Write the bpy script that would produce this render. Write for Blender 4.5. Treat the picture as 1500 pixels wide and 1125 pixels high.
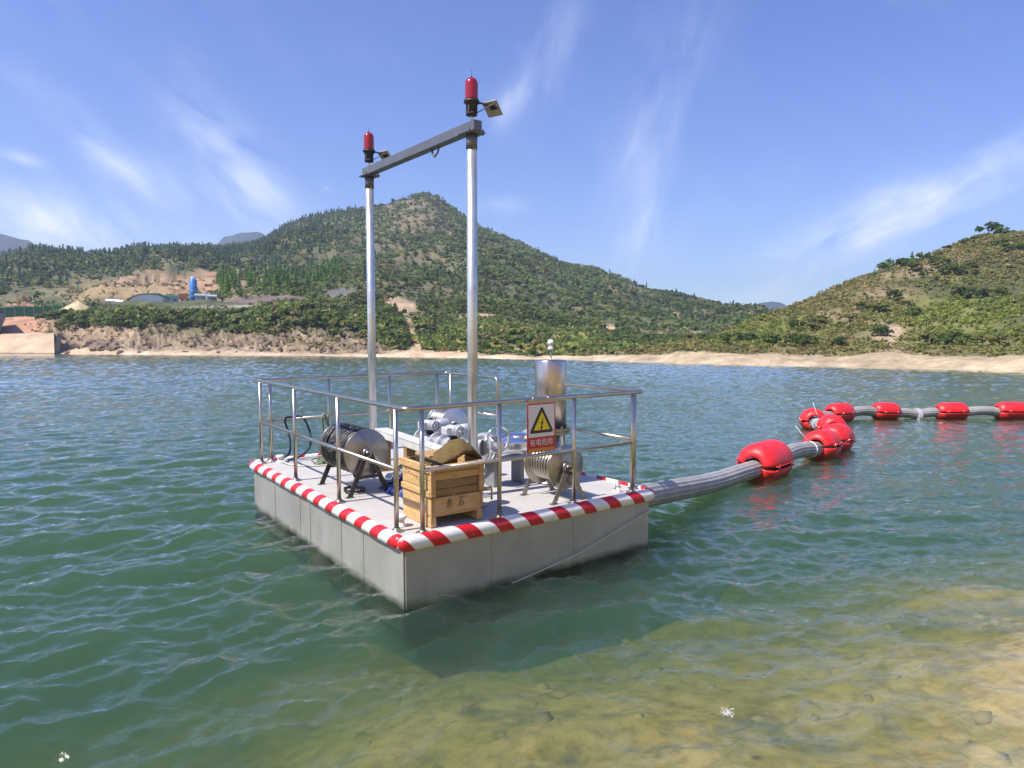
import bpy, math, random
import numpy as np
from math import sin, cos, pi, radians, hypot, atan2, sqrt
from mathutils import Vector, Matrix

for o in list(bpy.data.objects):
    bpy.data.objects.remove(o)
random.seed(7)
rng = np.random.default_rng(11)
scene = bpy.context.scene
col = scene.collection

# ---------------------------------------------------------------- camera
HC = 2.09                                   # eye above the water
F = 1016.6                                  # focal length in photo pixels (1500 wide)
PITCH, ROLL = radians(3.15), radians(0.285)
fw = np.array([0, cos(PITCH), -sin(PITCH)])
up = np.array([0, sin(PITCH), cos(PITCH)])
rt = np.array([1.0, 0, 0])
r2 = cos(ROLL) * rt + sin(ROLL) * up
u2 = -sin(ROLL) * rt + cos(ROLL) * up
cam_data = bpy.data.cameras.new('camera')
cam_data.sensor_width = 36
cam_data.lens = F * 36 / 1500
cam_data.clip_start = 0.1
cam_data.clip_end = 9000
cam = bpy.data.objects.new('camera', cam_data)
col.objects.link(cam)
cam.matrix_world = Matrix(((r2[0], u2[0], -fw[0], 0), (r2[1], u2[1], -fw[1], 0),
                           (r2[2], u2[2], -fw[2], HC), (0, 0, 0, 1)))
scene.camera = cam

# ---------------------------------------------------------------- sun
SUN_ELEV = radians(53)
SHADOW_DIR = radians(36.454 - 5.0)          # direction the shadows fall, from +X
sun_vec = Vector((-cos(SHADOW_DIR) * cos(SUN_ELEV), -sin(SHADOW_DIR) * cos(SUN_ELEV), sin(SUN_ELEV)))
sun_data = bpy.data.lights.new('sun', 'SUN')
sun_data.energy = 4.7
sun_data.angle = radians(0.5)
sun_data.color = (1.0, 0.95, 0.87)
sun = bpy.data.objects.new('sun', sun_data)
col.objects.link(sun)
sun.rotation_euler = (-sun_vec).to_track_quat('-Z', 'Y').to_euler()
sun.location = (0, 0, 60)

# ---------------------------------------------------------------- world: sky with thin cirrus
world = bpy.data.worlds.new('World')
scene.world = world
world.use_nodes = True
wn, wl = world.node_tree.nodes, world.node_tree.links
wn.clear()
def wnode(t, **kw):
    n = wn.new(t)
    for k, v in kw.items():
        setattr(n, k, v)
    return n
def wmath(op, a, b=None, c=None):
    n = wnode('ShaderNodeMath', operation=op)
    for i, v in enumerate((a, b, c)):
        if v is None:
            continue
        if isinstance(v, (int, float)):
            n.inputs[i].default_value = v
        else:
            wl.new(v, n.inputs[i])
    return n.outputs[0]
w_out = wnode('ShaderNodeOutputWorld')
w_bg = wnode('ShaderNodeBackground')
w_bg.inputs['Strength'].default_value = 0.13
sky = wnode('ShaderNodeTexSky', sky_type='NISHITA')
sky.sun_disc = False
sky.sun_elevation = SUN_ELEV
sky.sun_rotation = atan2(sun_vec.x, sun_vec.y)
sky.altitude = 600
sky.air_density = 1.0
sky.dust_density = 0.6
sky.ozone_density = 3.0
tc = wnode('ShaderNodeTexCoord')
sep = wnode('ShaderNodeSeparateXYZ')
wl.new(tc.outputs['Generated'], sep.inputs[0])
az = wmath('ARCTAN2', sep.outputs[0], sep.outputs[1])
el = wmath('ARCSINE', sep.outputs[2])
def ray(px, py):
    return fw + r2 * (px - 750) / F - u2 * (py - 562.5) / F
def azel(px, py):
    d = ray(px, py)
    return atan2(d[0], d[1]), atan2(d[2], hypot(d[0], d[1]))
comb = wnode('ShaderNodeCombineXYZ')
wl.new(az, comb.inputs[0]); wl.new(el, comb.inputs[1])
# three shared streak textures (falling right, rising right, upright), masked into single cirrus streaks
def streak_noise(tilt, seed):
    mp = wnode('ShaderNodeMapping', vector_type='TEXTURE')
    mp.inputs['Rotation'].default_value = (0, 0, radians(tilt))
    mp.inputs['Location'].default_value = (seed, seed * .7, 0)
    mp.inputs['Scale'].default_value = (.19, .07, 1)
    wl.new(comb.outputs[0], mp.inputs['Vector'])
    ns = wnode('ShaderNodeTexNoise', noise_dimensions='2D')
    ns.inputs['Scale'].default_value = 1.4
    ns.inputs['Detail'].default_value = 7
    ns.inputs['Roughness'].default_value = .58
    ns.inputs['Distortion'].default_value = .25
    wl.new(mp.outputs[0], ns.inputs['Vector'])
    return wmath('MULTIPLY', wmath('MAXIMUM', wmath('SUBTRACT', ns.outputs[0], .32), 0.0), 2.5)
NS = {'fall': streak_noise(-38, 1.3), 'rise': streak_noise(22, 4.7), 'up': streak_noise(70, 8.1)}
total = None
# cirrus streaks: centre px, centre py, length, width (degrees), tilt (degrees, up to the right), strength
for cx, cy, ln, wd, tilt, st, kind in [(365, 270, 7.5, 2.6, -48, .85, 'fall'), (160, 345, 8.5, 2.3, -14, .65, 'fall'), (60, 330, 9, 2.0, -16, .5, 'fall'),
                                 (225, 262, 4.5, 1.2, -25, .45, 'fall'), (30, 231, 1.5, .45, -8, .8, 'fall'), (150, 225, 8, 1.6, -38, .32, 'fall'),
                                 (1335, 305, 8.5, 1.9, 21, 1.35, 'rise'), (1160, 395, 6, 1.9, 28, .9, 'rise'),
                                 (935, 260, 7.5, 2.8, 82, .33, 'up'), (950, 360, 4, 2.4, 60, .40, 'up'), (800, 85, 5, 2.0, 60, .30, 'up'),
                                 (750, 150, 2.6, 1.3, 40, .36, 'up'), (1000, 90, 6.5, 2.4, 68, .20, 'up'), (475, 275, .5, .3, 0, .6, 'rise'), (735, 300, 2.0, .7, 0, .32, 'rise')]:
    a0, e0 = azel(cx, cy)
    mp = wnode('ShaderNodeMapping', vector_type='TEXTURE')
    mp.inputs['Location'].default_value = (a0, e0, 0)
    mp.inputs['Rotation'].default_value = (0, 0, radians(tilt))
    mp.inputs['Scale'].default_value = (radians(ln), radians(wd), 1)
    wl.new(comb.outputs[0], mp.inputs['Vector'])
    ln2 = wnode('ShaderNodeVectorMath', operation='DOT_PRODUCT')
    wl.new(mp.outputs[0], ln2.inputs[0]); wl.new(mp.outputs[0], ln2.inputs[1])
    g = wmath('EXPONENT', wmath('MULTIPLY', ln2.outputs['Value'], -1.3))
    v = wmath('MULTIPLY', wmath('MULTIPLY', g, NS[kind]), st)
    total = v if total is None else wmath('ADD', total, v)
# the same thin cirrus everywhere else in the sky
total = wmath('ADD', total, wmath('MULTIPLY', wmath('MAXIMUM', wmath('SUBTRACT', NS['fall'], .5), 0.0), .06))
total = wmath('MINIMUM', wmath('MULTIPLY', total, .72), .8)
hsv = wnode('ShaderNodeHueSaturation')
hsv.inputs['Hue'].default_value = .522
hsv.inputs['Saturation'].default_value = 1.22
hsv.inputs['Value'].default_value = 1.0
wl.new(sky.outputs[0], hsv.inputs['Color'])
mixc = wnode('ShaderNodeMix', data_type='RGBA')
wl.new(total, mixc.inputs['Factor'])
wl.new(hsv.outputs[0], mixc.inputs['A'])
mixc.inputs['B'].default_value = (7.0, 7.1, 7.4, 1)
wl.new(mixc.outputs['Result'], w_bg.inputs['Color'])
wl.new(w_bg.outputs[0], w_out.inputs['Surface'])

scene.view_settings.view_transform = 'Standard'
scene.view_settings.look = 'None'
scene.view_settings.exposure = 0.65
scene.view_settings.gamma = 1.0
scene.view_settings.use_curve_mapping = False
scene.cycles.use_denoising = True
scene.cycles.max_bounces = 5
scene.cycles.diffuse_bounces = 2
scene.cycles.glossy_bounces = 3
scene.cycles.transparent_max_bounces = 10
scene.cycles.volume_bounces = 0
scene.cycles.caustics_reflective = False
scene.cycles.caustics_refractive = False

# ---------------------------------------------------------------- helpers: objects and tags
def tag(o, label=None, cat=None, group=None, kind=None):
    if label: o['label'] = label
    if cat: o['category'] = cat
    if group: o['group'] = group
    if kind: o['kind'] = kind
    return o
def empty(name, mat=None):
    o = bpy.data.objects.new(name, None)
    col.objects.link(o)
    o.empty_display_size = .1
    if mat is not None:
        o.matrix_world = mat
    return o
def thing(name, label, cat, mat=None, group=None):
    return tag(empty(name, mat), label, cat, group)
def copy_tree(o, parent=None):
    c = o.copy()
    col.objects.link(c)
    if parent is not None:
        c.parent = parent
    for ch in [x for x in CH.get(o.name, [])]:
        copy_tree(ch, c)
    return c
CH = {}

class MB:
    """collects faces; build() links them as one mesh object"""
    def __init__(s):
        s.v, s.f = [], []
    def add(s, vs, fs):
        n = len(s.v)
        s.v += [tuple(p) for p in vs]
        s.f += [tuple(i + n for i in f) for f in fs]
    def box(s, c, d, rot=None, b=0.0):
        hx, hy, hz = d[0] / 2, d[1] / 2, d[2] / 2
        if b > 0:
            b = min(b, hx * .9, hy * .9, hz * .9)
            vs, idx = [], {}
            for sx in (-1, 1):
                for sy in (-1, 1):
                    for sz in (-1, 1):
                        for ax in range(3):
                            p = [sx * (hx - b), sy * (hy - b), sz * (hz - b)]
                            p[ax] += (sx, sy, sz)[ax] * b
                            idx[(sx, sy, sz, ax)] = len(vs); vs.append(p)
            I = idx; fs = []
            for ax in range(3):
                o1, o2 = [a for a in range(3) if a != ax]
                for sg in (-1, 1):
                    q = []
                    for a, bb in ((-1, -1), (1, -1), (1, 1), (-1, 1)):
                        t = [0, 0, 0]; t[ax] = sg; t[o1] = a; t[o2] = bb
                        q.append(I[(t[0], t[1], t[2], ax)])
                    fs.append(q)
                for a in (-1, 1):
                    for bb in (-1, 1):
                        t0 = [0, 0, 0]; t0[o1] = a; t0[o2] = bb; t0[ax] = -1
                        t1 = list(t0); t1[ax] = 1
                        fs.append((I[(*t0, o1)], I[(*t1, o1)], I[(*t1, o2)], I[(*t0, o2)]))
            for sx in (-1, 1):
                for sy in (-1, 1):
                    for sz in (-1, 1):
                        fs.append([I[(sx, sy, sz, a)] for a in range(3)])
        else:
            vs = [(x, y, z) for x in (-hx, hx) for y in (-hy, hy) for z in (-hz, hz)]
            fs = [(0, 1, 3, 2), (4, 6, 7, 5), (0, 4, 5, 1), (2, 3, 7, 6), (0, 2, 6, 4), (1, 5, 7, 3)]
        R = rot if rot is not None else Matrix.Identity(3)
        c = Vector(c)
        s.add([R @ Vector(p) + c for p in vs], fs)
        return s
    def tube(s, pts, r, n=10, cap=True, closed=False, prof=None):
        pts = [Vector(p) for p in pts]
        m = len(pts)
        rr = r if hasattr(r, '__len__') else [r] * m
        vs, fs = [], []
        prev = None
        for i, p in enumerate(pts):
            if closed:
                t = pts[(i + 1) % m] - pts[i - 1]
            else:
                t = pts[min(i + 1, m - 1)] - pts[max(i - 1, 0)]
            t.normalize()
            if prev is None:
                a = Vector((0, 0, 1)) if abs(t.z) < .9 else Vector((1, 0, 0))
                x = t.cross(a).normalized()
            else:
                x = prev - t * prev.dot(t)
                x = x.normalized() if x.length > 1e-6 else t.orthogonal().normalized()
            prev = x
            y = t.cross(x)
            for k in range(n):
                th = 2 * pi * k / n
                q = rr[i] * (prof[k % len(prof)] if prof else 1)
                vs.append(p + x * (cos(th) * q) + y * (sin(th) * q))
        for i in range(m if closed else m - 1):
            j = (i + 1) % m
            for k in range(n):
                fs.append((i * n + k, i * n + (k + 1) % n, j * n + (k + 1) % n, j * n + k))
        if cap and not closed:
            fs.append(tuple(reversed(range(n))))
            fs.append(tuple((m - 1) * n + k for k in range(n)))
        s.add(vs, fs)
        return s
    def cyl(s, a, b, r, n=16, r_b=None):
        return s.tube([a, b], [r, r if r_b is None else r_b], n)
    def lathe(s, prof, n=24, mat=None):
        """prof: list of (radius, z), spun round Z"""
        M = mat or Matrix.Identity(4)
        vs, fs = [], []
        for (r, z) in prof:
            for k in range(n):
                th = 2 * pi * k / n
                vs.append(M @ Vector((r * cos(th), r * sin(th), z)))
        for i in range(len(prof) - 1):
            for k in range(n):
                fs.append((i * n + k, i * n + (k + 1) % n, (i + 1) * n + (k + 1) % n, (i + 1) * n + k))
        if prof[0][0] > 1e-5: fs.append(tuple(reversed(range(n))))
        if prof[-1][0] > 1e-5: fs.append(tuple((len(prof) - 1) * n + k for k in range(n)))
        s.add(vs, fs)
        return s
    def prism(s, poly, h, mat=None):
        """2D outline (x, y) extruded 0..h along z"""
        M = mat or Matrix.Identity(4)
        n = len(poly)
        vs = [M @ Vector((x, y, 0)) for x, y in poly] + [M @ Vector((x, y, h)) for x, y in poly]
        fs = [tuple(reversed(range(n))), tuple(range(n, 2 * n))]
        fs += [(i, (i + 1) % n, n + (i + 1) % n, n + i) for i in range(n)]
        s.add(vs, fs)
        return s
    def torus(s, R, r, n=32, m=10, mat=None):
        M = mat or Matrix.Identity(4)
        return s.tube([M @ Vector((R * cos(2 * pi * k / n), R * sin(2 * pi * k / n), 0)) for k in range(n)], r, m, closed=True)
    def mesh(s, name, mat, smooth=False):
        me = bpy.data.meshes.new(name)
        me.from_pydata(s.v, [], s.f)
        me.update()
        if smooth:
            for p in me.polygons: p.use_smooth = len(p.vertices) <= 4
        if mat: me.materials.append(mat)
        return me
    def build(s, name, mat, parent=None, smooth=False, fix=True):
        me = s.mesh(name, mat, smooth)
        if fix:
            import bmesh
            bm = bmesh.new(); bm.from_mesh(me)
            bmesh.ops.recalc_face_normals(bm, faces=bm.faces)
            bm.to_mesh(me); bm.free()
        return link(name, me, parent)
def link(name, me, parent=None):
    o = bpy.data.objects.new(name, me)
    col.objects.link(o)
    if parent is not None:
        o.parent = parent
        CH.setdefault(parent.name, []).append(o)
    return o
def np_mesh(name, V, Q, mat, smooth=True):
    """big mesh from numpy arrays; Q is (m, 3) or (m, 4)"""
    me = bpy.data.meshes.new(name)
    V = np.ascontiguousarray(V, dtype=np.float32); Q = np.ascontiguousarray(Q, dtype=np.int32)
    k = Q.shape[1]
    me.vertices.add(len(V)); me.vertices.foreach_set('co', V.ravel())
    me.loops.add(Q.size); me.loops.foreach_set('vertex_index', Q.ravel())
    me.polygons.add(len(Q))
    me.polygons.foreach_set('loop_start', np.arange(0, Q.size, k, dtype=np.int32))
    if smooth:
        me.polygons.foreach_set('use_smooth', np.ones(len(Q), dtype=bool))
    me.update(calc_edges=True)
    if mat: me.materials.append(mat)
    return me
def np_color(me, name, C):
    a = me.attributes.new(name, 'FLOAT_COLOR', 'POINT')
    C4 = np.ones((len(C), 4), dtype=np.float32); C4[:, :3] = C
    a.data.foreach_set('color', C4.ravel())

# ---------------------------------------------------------------- helpers: numpy noise
_perm = np.random.default_rng(5).integers(0, 2 ** 31, size=(512,))
def vnoise(x, y, seed=0):
    xi, yi = np.floor(x).astype(np.int64), np.floor(y).astype(np.int64)
    fx, fy = x - xi, y - yi
    fx = fx * fx * fx * (fx * (fx * 6 - 15) + 10); fy = fy * fy * fy * (fy * (fy * 6 - 15) + 10)
    def h(a, b):
        n = (a * 374761393 + b * 668265263 + seed * 974711) & 0x7fffffff
        n = ((n ^ (n >> 13)) * 1274126177) & 0x7fffffff
        return ((n ^ (n >> 16)) & 0xffff) / 32767.5 - 1
    return (h(xi, yi) * (1 - fx) + h(xi + 1, yi) * fx) * (1 - fy) + (h(xi, yi + 1) * (1 - fx) + h(xi + 1, yi + 1) * fx) * fy
def fbm(x, y, o=5, seed=0, gain=.5):
    s, a = 0, 1.0
    for i in range(o):
        s = s + a * vnoise(x * 2 ** i + 17.3 * i, y * 2 ** i - 9.1 * i, seed + i)
        a *= gain
    return s

# ---------------------------------------------------------------- helpers: materials
class NT:
    def __init__(s, name):
        s.m = bpy.data.materials.new(name)
        s.m.use_nodes = True
        s.n, s.l = s.m.node_tree.nodes, s.m.node_tree.links
        s.n.clear()
        s.out = s.n.new('ShaderNodeOutputMaterial')
    def node(s, t, **kw):
        n = s.n.new(t)
        for k, v in kw.items(): setattr(n, k, v)
        return n
    def set(s, sock, v):
        if hasattr(v, 'is_linked') or hasattr(v, 'links'): s.l.new(v, sock)
        elif isinstance(v, (tuple, list)) and len(v) == 3 and sock.type == 'RGBA': sock.default_value = (*v, 1)
        else: sock.default_value = v
    def math(s, op, a, b=None):
        n = s.node('ShaderNodeMath', operation=op)
        s.set(n.inputs[0], a)
        if b is not None: s.set(n.inputs[1], b)
        return n.outputs[0]
    def noise(s, scale, detail=4, rough=.55, vec=None, dist=0, coord='Object', stretch=None):
        n = s.node('ShaderNodeTexNoise')
        n.inputs['Scale'].default_value = scale; n.inputs['Detail'].default_value = detail
        n.inputs['Roughness'].default_value = rough; n.inputs['Distortion'].default_value = dist
        if vec is None:
            vec = s.node('ShaderNodeTexCoord').outputs[coord]
        if stretch:
            mp = s.node('ShaderNodeMapping'); mp.inputs['Scale'].default_value = stretch
            s.l.new(vec, mp.inputs['Vector']); vec = mp.outputs[0]
        s.l.new(vec, n.inputs['Vector'])
        return n.outputs[0]
    def ramp(s, fac, stops):
        n = s.node('ShaderNodeValToRGB')
        e = n.color_ramp.elements
        while len(e) < len(stops): e.new(.5)
        for el_, (p, c) in zip(e, stops):
            el_.position = p; el_.color = (*c, 1) if len(c) == 3 else c
        s.l.new(fac, n.inputs['Fac'])
        return n.outputs[0]
    def mix(s, fac, a, b, mode='MIX'):
        n = s.node('ShaderNodeMix', data_type='RGBA', blend_type=mode)
        s.set(n.inputs['Factor'], fac); s.set(n.inputs['A'], a); s.set(n.inputs['B'], b)
        return n.outputs['Result']
    def bump(s, h, strength=.3, dist=.01):
        n = s.node('ShaderNodeBump')
        n.inputs['Strength'].default_value = strength; n.inputs['Distance'].default_value = dist
        s.l.new(h, n.inputs['Height'])
        return n.outputs[0]
    def bsdf(s, color, rough=.5, metal=0.0, normal=None, **kw):
        b = s.node('ShaderNodeBsdfPrincipled')
        s.set(b.inputs['Base Color'], color); s.set(b.inputs['Roughness'], rough); s.set(b.inputs['Metallic'], metal)
        if normal is not None: s.l.new(normal, b.inputs['Normal'])
        for k, v in kw.items(): s.set(b.inputs[k.replace('_', ' ')], v)
        s.l.new(b.outputs[0], s.out.inputs['Surface'])
        return s.m
def simple(name, c, rough=.5, metal=0.0, var=.18, scale=9, bump=0.0, bscale=60, **kw):
    t = NT(name)
    n = t.noise(scale, 5, .6)
    lo, hi = tuple(x * (1 - var) for x in c), tuple(min(1, x * (1 + var)) for x in c)
    cc = t.ramp(n, [(.3, lo), (.7, hi)])
    rg = t.math('ADD', t.math('MULTIPLY', t.noise(scale * 2.3, 4), .22), rough - .11)
    nm = t.bump(t.noise(bscale, 4), bump, .004) if bump else None
    return t.bsdf(cc, rg, metal, nm, **kw)
# ================================================================ the lake bed and near shore
def smoothstep(a, b, x):
    t = np.clip((x - a) / (b - a), 0, 1)
    return t * t * (3 - 2 * t)
def bed_height(x, y):
    z = -.075 - .100 * y + .10 * np.minimum(x, 8) - .06 * np.maximum(0, y - 4.2 - .12 * x) - .11 * np.maximum(0, y - 6.4 - .12 * x) - .10 * np.maximum(0, -x - .8) + .16 * np.maximum(0, 2.4 - y) + .17 * fbm(x * .42, y * .42, 4, 3) + .03 * fbm(x * 1.7, y * 1.7, 4, 4)
    z = z + .22 * np.maximum(0, -2.0 - y) * (1 + .3 * fbm(x * .06, y * .06, 4, 8))
    z = np.minimum(z, 22 + 2 * fbm(x * .1, y * .1, 3, 8))
    return np.maximum(z, -6 + .4 * fbm(x * .07, y * .07, 3, 9))
t = NT('lake_bed_mat')
geo = t.node('ShaderNodeNewGeometry').outputs['Position']
n1 = t.noise(1.1, 7, .65, geo, .6)
vor = t.node('ShaderNodeTexVoronoi'); vor.inputs['Scale'].default_value = 3.4
wv = t.node('ShaderNodeMix', data_type='VECTOR'); wv.inputs['Factor'].default_value = .25
nv = t.node('ShaderNodeTexNoise'); nv.inputs['Scale'].default_value = 2.0; t.l.new(geo, nv.inputs['Vector'])
t.l.new(geo, wv.inputs['A']); t.l.new(nv.outputs['Color'], wv.inputs['B'])
t.l.new(wv.outputs['Result'], vor.inputs['Vector'])
cA = t.ramp(n1, [(.30, (.13, .10, .024)), (.43, (.40, .28, .065)), (.56, (.56, .38, .15)), (.70, (.30, .24, .06))])
cB = t.ramp(vor.outputs['Color'], [(.0, (.10, .085, .04)), (.4, (.36, .26, .13)), (.75, (.52, .40, .27)), (1, (.24, .2, .1))])
cc = t.mix(.30, cA, cB)
cc = t.mix(1.0, cc, t.ramp(t.noise(6.5, 6, .7, geo), [(.3, (.45, .43, .40)), (.55, (1, 1, 1)), (.75, (1.25, 1.2, 1.1))]), 'MULTIPLY')
M_BED = t.bsdf(cc, .8, 0, t.bump(n1, .5, .1))
xs = np.concatenate([np.linspace(-120, -9, 28), np.linspace(-8.5, 12, 120), np.linspace(13, 120, 28)])
ys = np.concatenate([np.linspace(-60, -5, 14), np.linspace(-4.5, 14, 110), np.linspace(15, 130, 30)])
def grid_q(nr, nc):
    i = np.arange(nr - 1)[:, None] * nc + np.arange(nc - 1)[None]
    return np.stack([i, i + 1, i + nc + 1, i + nc], -1).reshape(-1, 4)
X, Y = np.meshgrid(xs, ys)
me = np_mesh('lake_bed', np.stack([X, Y, bed_height(X, Y)], -1).reshape(-1, 3), grid_q(len(ys), len(xs)), M_BED)
tag(link('lake_bed', me), 'sandy brown lake bed sloping up to the near shore', kind='structure')

# ================================================================ water surface (closed body, so that its depth absorbs)
def fft_patch(L, N, peak, wdir, power, seed, kmax_wl):
    g = np.random.default_rng(seed)
    k1 = np.fft.fftfreq(N, L / N) * 2 * pi
    KX, KY = np.meshgrid(k1, k1)
    K = np.hypot(KX, KY); K[0, 0] = 1
    kp = 2 * pi / peak
    ct = (KX * cos(wdir) + KY * sin(wdir)) / K
    S = K ** -4.0 * np.exp(-1.1 * (kp / K) ** 2) * (np.abs(ct) ** power + .03) * np.where(ct < 0, .25, 1) * np.exp(-(K * kmax_wl / (2 * pi)) ** 2)
    S[0, 0] = 0
    A = np.sqrt(S) * (g.standard_normal((N, N)) + 1j * g.standard_normal((N, N)))
    h = np.fft.ifft2(A)
    dx = np.fft.ifft2(-1j * KX / K * A).real; dy = np.fft.ifft2(-1j * KY / K * A).real
    h = h.real
    s = h.std()
    return h / s, dx / s, dy / s
def samp(P, L, x, y, rot):
    N = P[0].shape[0]
    c, s = cos(rot), sin(rot)
    u = ((x * c + y * s) / L % 1) * N; v = ((-x * s + y * c) / L % 1) * N
    i, j = np.floor(u).astype(int), np.floor(v).astype(int)
    fu, fv = u - i, v - j
    i %= N; j %= N; i1, j1 = (i + 1) % N, (j + 1) % N
    out = [(p[j, i] * (1 - fu) + p[j, i1] * fu) * (1 - fv) + (p[j1, i] * (1 - fu) + p[j1, i1] * fu) * fv for p in P]
    return out[0], out[1] * c - out[2] * s, out[1] * s + out[2] * c
WAVE_DIR = radians(-62)
PA = fft_patch(26.0, 1024, 1.15, WAVE_DIR, 3, 21, .06)
PB = fft_patch(11.3, 768, .42, WAVE_DIR + radians(14), 1.5, 22, .035)
PC = fft_patch(140.0, 512, 6.0, WAVE_DIR - radians(10), 3, 23, 1.0)
def wave(x, y):
    r = np.hypot(x, y)
    calm = 1 - .55 * smoothstep(-1.0, 5.0, x - .05 * y) * (1 - smoothstep(24, 60, r))
    lee = 1 - .35 * smoothstep(6, 14, y) * (1 - smoothstep(20, 50, r)) * (x > -40)
    gust = (1 + .30 * fbm(x * .08, y * .08, 3, 31)) * (1 - .42 * smoothstep(9, 26, r))
    a = .040 * calm * lee * gust; b = .0095 * (.55 + .45 * calm) * gust; c = .02 * smoothstep(12, 40, r)
    h1, x1, y1 = samp(PA, 26.0, x, y, 0.0)
    h2, x2, y2 = samp(PB, 11.3, x, y, .35)
    h3, x3, y3 = samp(PC, 140.0, x, y, 0.0)
    return a * h1 + b * h2 + c * h3, -(a * x1 + b * x2) * .5, -(a * y1 + b * y2) * .5
r_near = np.arange(1.0, 9.0, .040)
r_list = list(r_near)
while r_list[-1] < 330:
    r_list.append(r_list[-1] * 1.0058)
rr = np.array(r_list)
aa = np.radians(np.concatenate([np.linspace(-85, -46, 60)[:-1], np.linspace(-46, 46, 470), np.linspace(46, 85, 60)[1:]]))
RR, AA = np.meshgrid(rr, aa, indexing='ij')
X, Y = RR * np.sin(AA), RR * np.cos(AA)
Hh, DX, DY = wave(X, Y)
top = np.stack([X + DX, Y + DY, Hh], -1).reshape(-1, 3)
nr, nc = RR.shape
Q = grid_q(nr, nc)
# walls and floor of the water body
nt = len(top)
ring = np.concatenate([np.arange(nc), np.arange(1, nr) * nc + nc - 1, (nr - 1) * nc + np.arange(nc - 2, -1, -1), np.arange(nr - 2, 0, -1) * nc])
low = top[ring].copy(); low[:, 2] = -9.0
V = np.vstack([top, low, [[0, 120, -9.0]]])
m = len(ring); a_, b_ = np.arange(m), (np.arange(m) + 1) % m
walls = np.stack([ring[b_], ring[a_], nt + a_, nt + b_], -1)
floor_ = np.stack([nt + a_, nt + b_, np.full(m, nt + m), np.full(m, nt + m)], -1)
t = NT('water_mat')
geo = t.node('ShaderNodeNewGeometry').outputs['Position']
def wn_(scale, stretch, det, rotz):
    mp = t.node('ShaderNodeMapping'); mp.inputs['Rotation'].default_value = (0, 0, rotz); mp.inputs['Scale'].default_value = stretch
    t.l.new(geo, mp.inputs['Vector'])
    n = t.node('ShaderNodeTexNoise'); n.inputs['Scale'].default_value = scale; n.inputs['Detail'].default_value = det; n.inputs['Roughness'].default_value = .58
    n.inputs['Distortion'].default_value = .5
    t.l.new(mp.outputs[0], n.inputs['Vector'])
    return n.outputs[0]
hgt = t.math('ADD', t.math('MULTIPLY', wn_(2.2, (.55, 1.4, 1), 5, radians(-24)), .75), t.math('ADD', t.math('MULTIPLY', wn_(7.0, (.6, 1.6, 1), 4, radians(8)), .26), t.math('MULTIPLY', wn_(19.0, (.6, 1.5, 1), 2, radians(-35)), .05)))
bp = t.node('ShaderNodeBump'); bp.inputs['Strength'].default_value = .47; bp.inputs['Distance'].default_value = .11
t.l.new(hgt, bp.inputs['Height'])
fr = t.node('ShaderNodeFresnel'); fr.inputs['IOR'].default_value = 1.333; t.l.new(bp.outputs[0], fr.inputs['Normal'])
gl = t.node('ShaderNodeBsdfGlossy'); gl.inputs['Roughness'].default_value = .035; gl.inputs['Color'].default_value = (1, 1, 1, 1)
t.l.new(bp.outputs[0], gl.inputs['Normal'])
tr = t.node('ShaderNodeBsdfTransparent')
mx = t.node('ShaderNodeMixShader')
bf = t.node('ShaderNodeNewGeometry').outputs['Backfacing']
t.l.new(t.math('MULTIPLY', fr.outputs[0], t.math('SUBTRACT', 1.0, bf)), mx.inputs[0]); t.l.new(tr.outputs[0], mx.inputs[1]); t.l.new(gl.outputs[0], mx.inputs[2])
t.l.new(mx.outputs[0], t.out.inputs['Surface'])
vs_ = t.node('ShaderNodeVolumeScatter'); vs_.inputs['Color'].default_value = (.54, 1.0, .72, 1); vs_.inputs['Density'].default_value = .235
va_ = t.node('ShaderNodeVolumeAbsorption'); va_.inputs['Color'].default_value = (.44, .60, .28, 1); va_.inputs['Density'].default_value = 1.10
ad = t.node('ShaderNodeAddShader')
t.l.new(vs_.outputs[0], ad.inputs[0]); t.l.new(va_.outputs[0], ad.inputs[1])
t.l.new(ad.outputs[0], t.out.inputs['Volume'])
t.m.volume_intersection_method = 'FAST' if hasattr(t.m, 'volume_intersection_method') else 0
me = np_mesh('lake_water', V, np.vstack([Q, walls, floor_[:, [0, 1, 2, 2]]])[:len(Q) + m], t.m)
# floor fan as triangles
import bmesh
bm = bmesh.new(); bm.from_mesh(me); bm.verts.ensure_lookup_table()
for i in range(m):
    bm.faces.new((bm.verts[nt + int(b_[i])], bm.verts[nt + int(a_[i])], bm.verts[nt + m]))
bm.to_mesh(me); bm.free()
for p in list(me.polygons)[len(Q):]:
    p.use_smooth = False
tag(link('lake_water', me), 'green blue lake water with wind ripples, clear over the shallows', kind='structure')

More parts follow.
